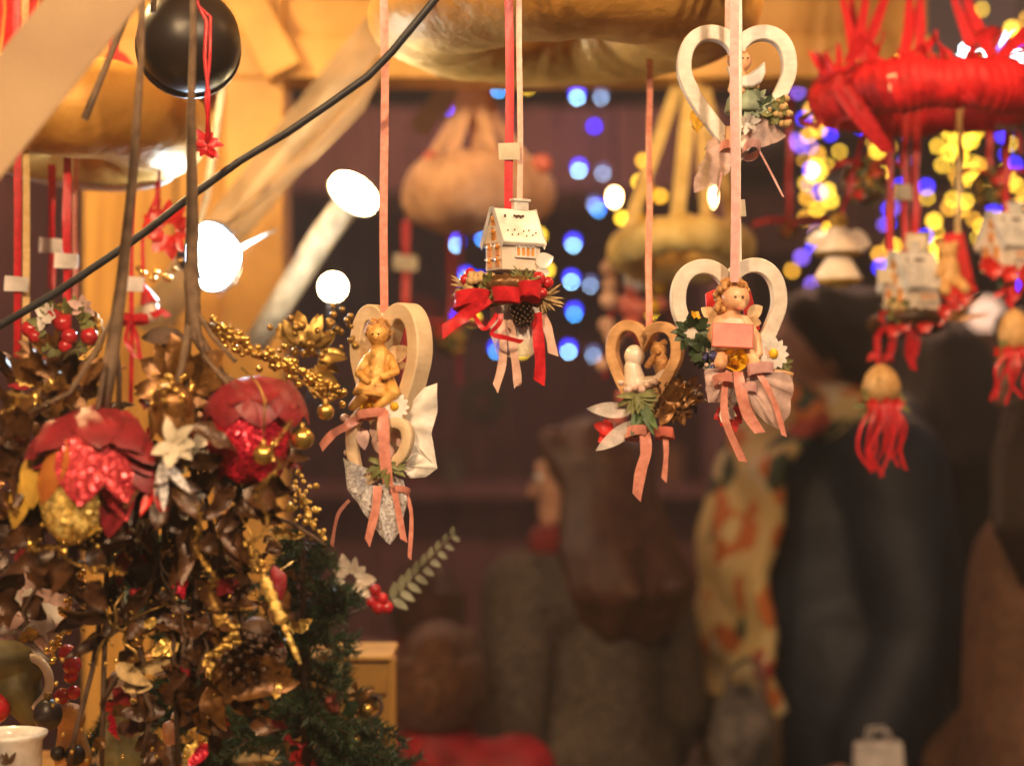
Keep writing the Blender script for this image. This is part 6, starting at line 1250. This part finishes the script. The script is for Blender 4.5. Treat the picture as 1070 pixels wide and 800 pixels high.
# lower right of the fir: bits on the crate
fr = Fr(375, 745, 1.22); t = thing('dried_garland', fr, 'dried leaf and gold bead garland lying over the ochre crate', 'garland'); leaves(fr, t, 'grey_leaf', (330, 712, 0), 9, 34, 16, M['straw'], 6, 0, -.3, 88, 8); leaves(fr, t, 'dried_leaf', (365, 738, 0), 15, 25, 9, M['brownleaf2'], 6, 0, -.3, 89, 10); cluster(fr, t, 'pink_rosebud', [(346, 730, -8), (354, 726, -10), (350, 736, -10)], 6, M['coral']); cluster(fr, t, 'gold_berry', [(401, 758, -6), (403, 770, -6), (372, 772, -6), (366, 766, -6), (384, 740, -4)], 7, M['gold']); mb = MB(fr); mb.torus((388, 738, 0), 11, 2.4, 30, 7, (R(70), 0, 0)); mb.build('twig_ring', M['twig'], t)
leaves(fr, t, 'red_petal', (316, 792, -6), 6, 22, 14, M['redpaint'], 6, 0, -.3, 90); cluster(fr, t, 'white_berry', [(334, 782, -8)], 7, M['ceramic_w'])
leaves(fr, t, 'dark_leaf', (340, 770, 4), 22, 34, 12, M['dgreen'], 6, 0, -.3, 91, 26)

# ================================================================== bottom left toys
fr = Fr(40, 640, 1.12); t = thing('fabric_flower', fr, 'big pale pink and white fabric flower in the lower left', 'flower')
for i in range(3):
    leaves(fr, t, 'pink_petal', (46 - 20 * i, 636 + 10 * i, -4 * i), 9, 46, 24, (M['pinkpetal'], M['whiteleaf'], M['pinkpetal'])[i], 6.2, i, -.45, 92 + i, 4, .05)
cluster(fr, t, 'flower_centre', [(36, 656, -16), (40, 660, -18), (32, 662, -18)], 5, M['yellow_petal']); cluster(fr, t, 'red_rosebud', [(70, 682, 0), (76, 694, -2), (66, 726, -4), (78, 722, -4), (74, 706, 0)], 9, M['redberry'])
fr = Fr(18, 700, 1.08); t = thing('bird_ornament', fr, 'dull olive bird shaped ornament with pale collar at the left edge', 'ornament')
figure(fr, t, 'bird_body', [((6, 690, 0), (30, 24, 22)), ((20, 720, 0), (34, 745, 0), 24, 16), ((36, 700, 0), (52, 694, 0), 12, 4)], mat('olive_paint', (.12, .095, .03), .6, nscale=60), 2.5); mb = MB(fr); mb.torus((28, 712, -6), 26, 5, 40, 8, (R(80), R(-15), 0)); mb.build('collar', M['ceramic'], t); cluster(fr, t, 'red_pompom', [(2, 735, -20)], 14, M['redberry'])
fr = Fr(50, 748, 1.03); t = thing('black_bauble', fr, 'matt black ball in the lower left corner', 'bauble'); mb = MB(fr); mb.ball((50, 746, 0), 15, 15, 17, 20, 14); mb.build('ball', M['blackp'], t); mb = MB(fr); mb.lathe((50, 729, 0), [(4, -1), (4, 5), (2, 6)], 12, (0, -1, 0)); mb.build('cap', M['gold_dark'], t)
fr = Fr(14, 785, .98); t = thing('enamel_pot', fr, 'white enamel pot rim at the bottom left corner', 'pot'); mb = MB(fr); mb.lathe((2, 766, 6), [(38, 60), (39, 8), (44, 4), (44, 0), (40, 0), (36, 8), (34, 60)], 36, (0, 1, -.08)); mb.build('pot_body', M['ceramic_w'], t); leaves(fr, t, 'painted_leaf', (20, 790, -33), 3, 16, 6, M['darkpaint'], 2, -1.5, -.1, 96)
fr = Fr(130, 735, 1.12); t = thing('gnome_ornament', fr, 'white capped toy with a red band in the lower left', 'ornament')
figure(fr, t, 'toy_body', [((130, 722, 0), (20, 18, 16)), ((128, 748, 0), (130, 785, 0), 20, 26)], M['sage'], 2.2); mb = MB(fr); mb.lathe((130, 726, 0), [(21, 0), (20, 12), (13, 24), (.5, 30)], 24, (0, -1, 0)); mb.build('cap', M['ceramic'], t); mb = MB(fr); mb.torus((131, 734, 0), 19, 5.5, 32, 10, (R(-6), R(-8), 0)); mb.build('cap_band', M['redpaint'], t); mb = MB(fr); mb.ball((140, 716, -20), 5); mb.build('pompom', M['ceramic_w'], t)
fr = Fr(64, 760, 1.12); t = thing('gnome_ornament', fr, 'tan toy with dark feet beside the black ball', 'ornament'); figure(fr, t, 'toy_body', [((74, 750, 0), (16, 14, 16)), ((74, 765, 0), (76, 790, 0), 14, 20)], M['eggshell'], 2.2); cluster(fr, t, 'toy_foot', [(66, 782, -18), (84, 784, -18)], 9, M['blackp'])
fr = Fr(185, 785, 1.1); t = thing('candle_ornament', fr, 'small cream candle shaped ornament low beside the fir', 'ornament'); mb = MB(fr); mb.lathe((178, 800, 0), [(7, 0), (7, 30), (8, 32), (8, 44), (4, 47), (.2, 48)], 16, (0, -1, 0)); mb.build('candle', M['peachfab'], t); mb = MB(fr); mb.lathe((188, 752, 0), [(.2, 0), (10, 3), (8, 8), (.2, 10)], 16, (0, -1, 0)); mb.build('saucer', M['ceramic'], t)
# long table under the foreground goods
fr = Met((at(60, 900, 1.05))); t = thing('display_table', fr, 'wooden display table under the lower left toys, mostly below the picture', 'table'); z0 = fr.loc.z
mb = MB(fr); mb.box((-.06, .06, .0), (.19, .2, .015)); mb.build('table_top', M['ochre_planks'], t, False)
for sx_ in (-1, 1):
    for sy_ in (-1, 1): mb = MB(fr); mb.box((-.06 + sx_ * .15, .06 + sy_ * .16, -.0155 - (z0 - .0155) / 2), (.025, .025, (z0 - .0155) / 2)); mb.build('leg', M['ochre'], t, False)
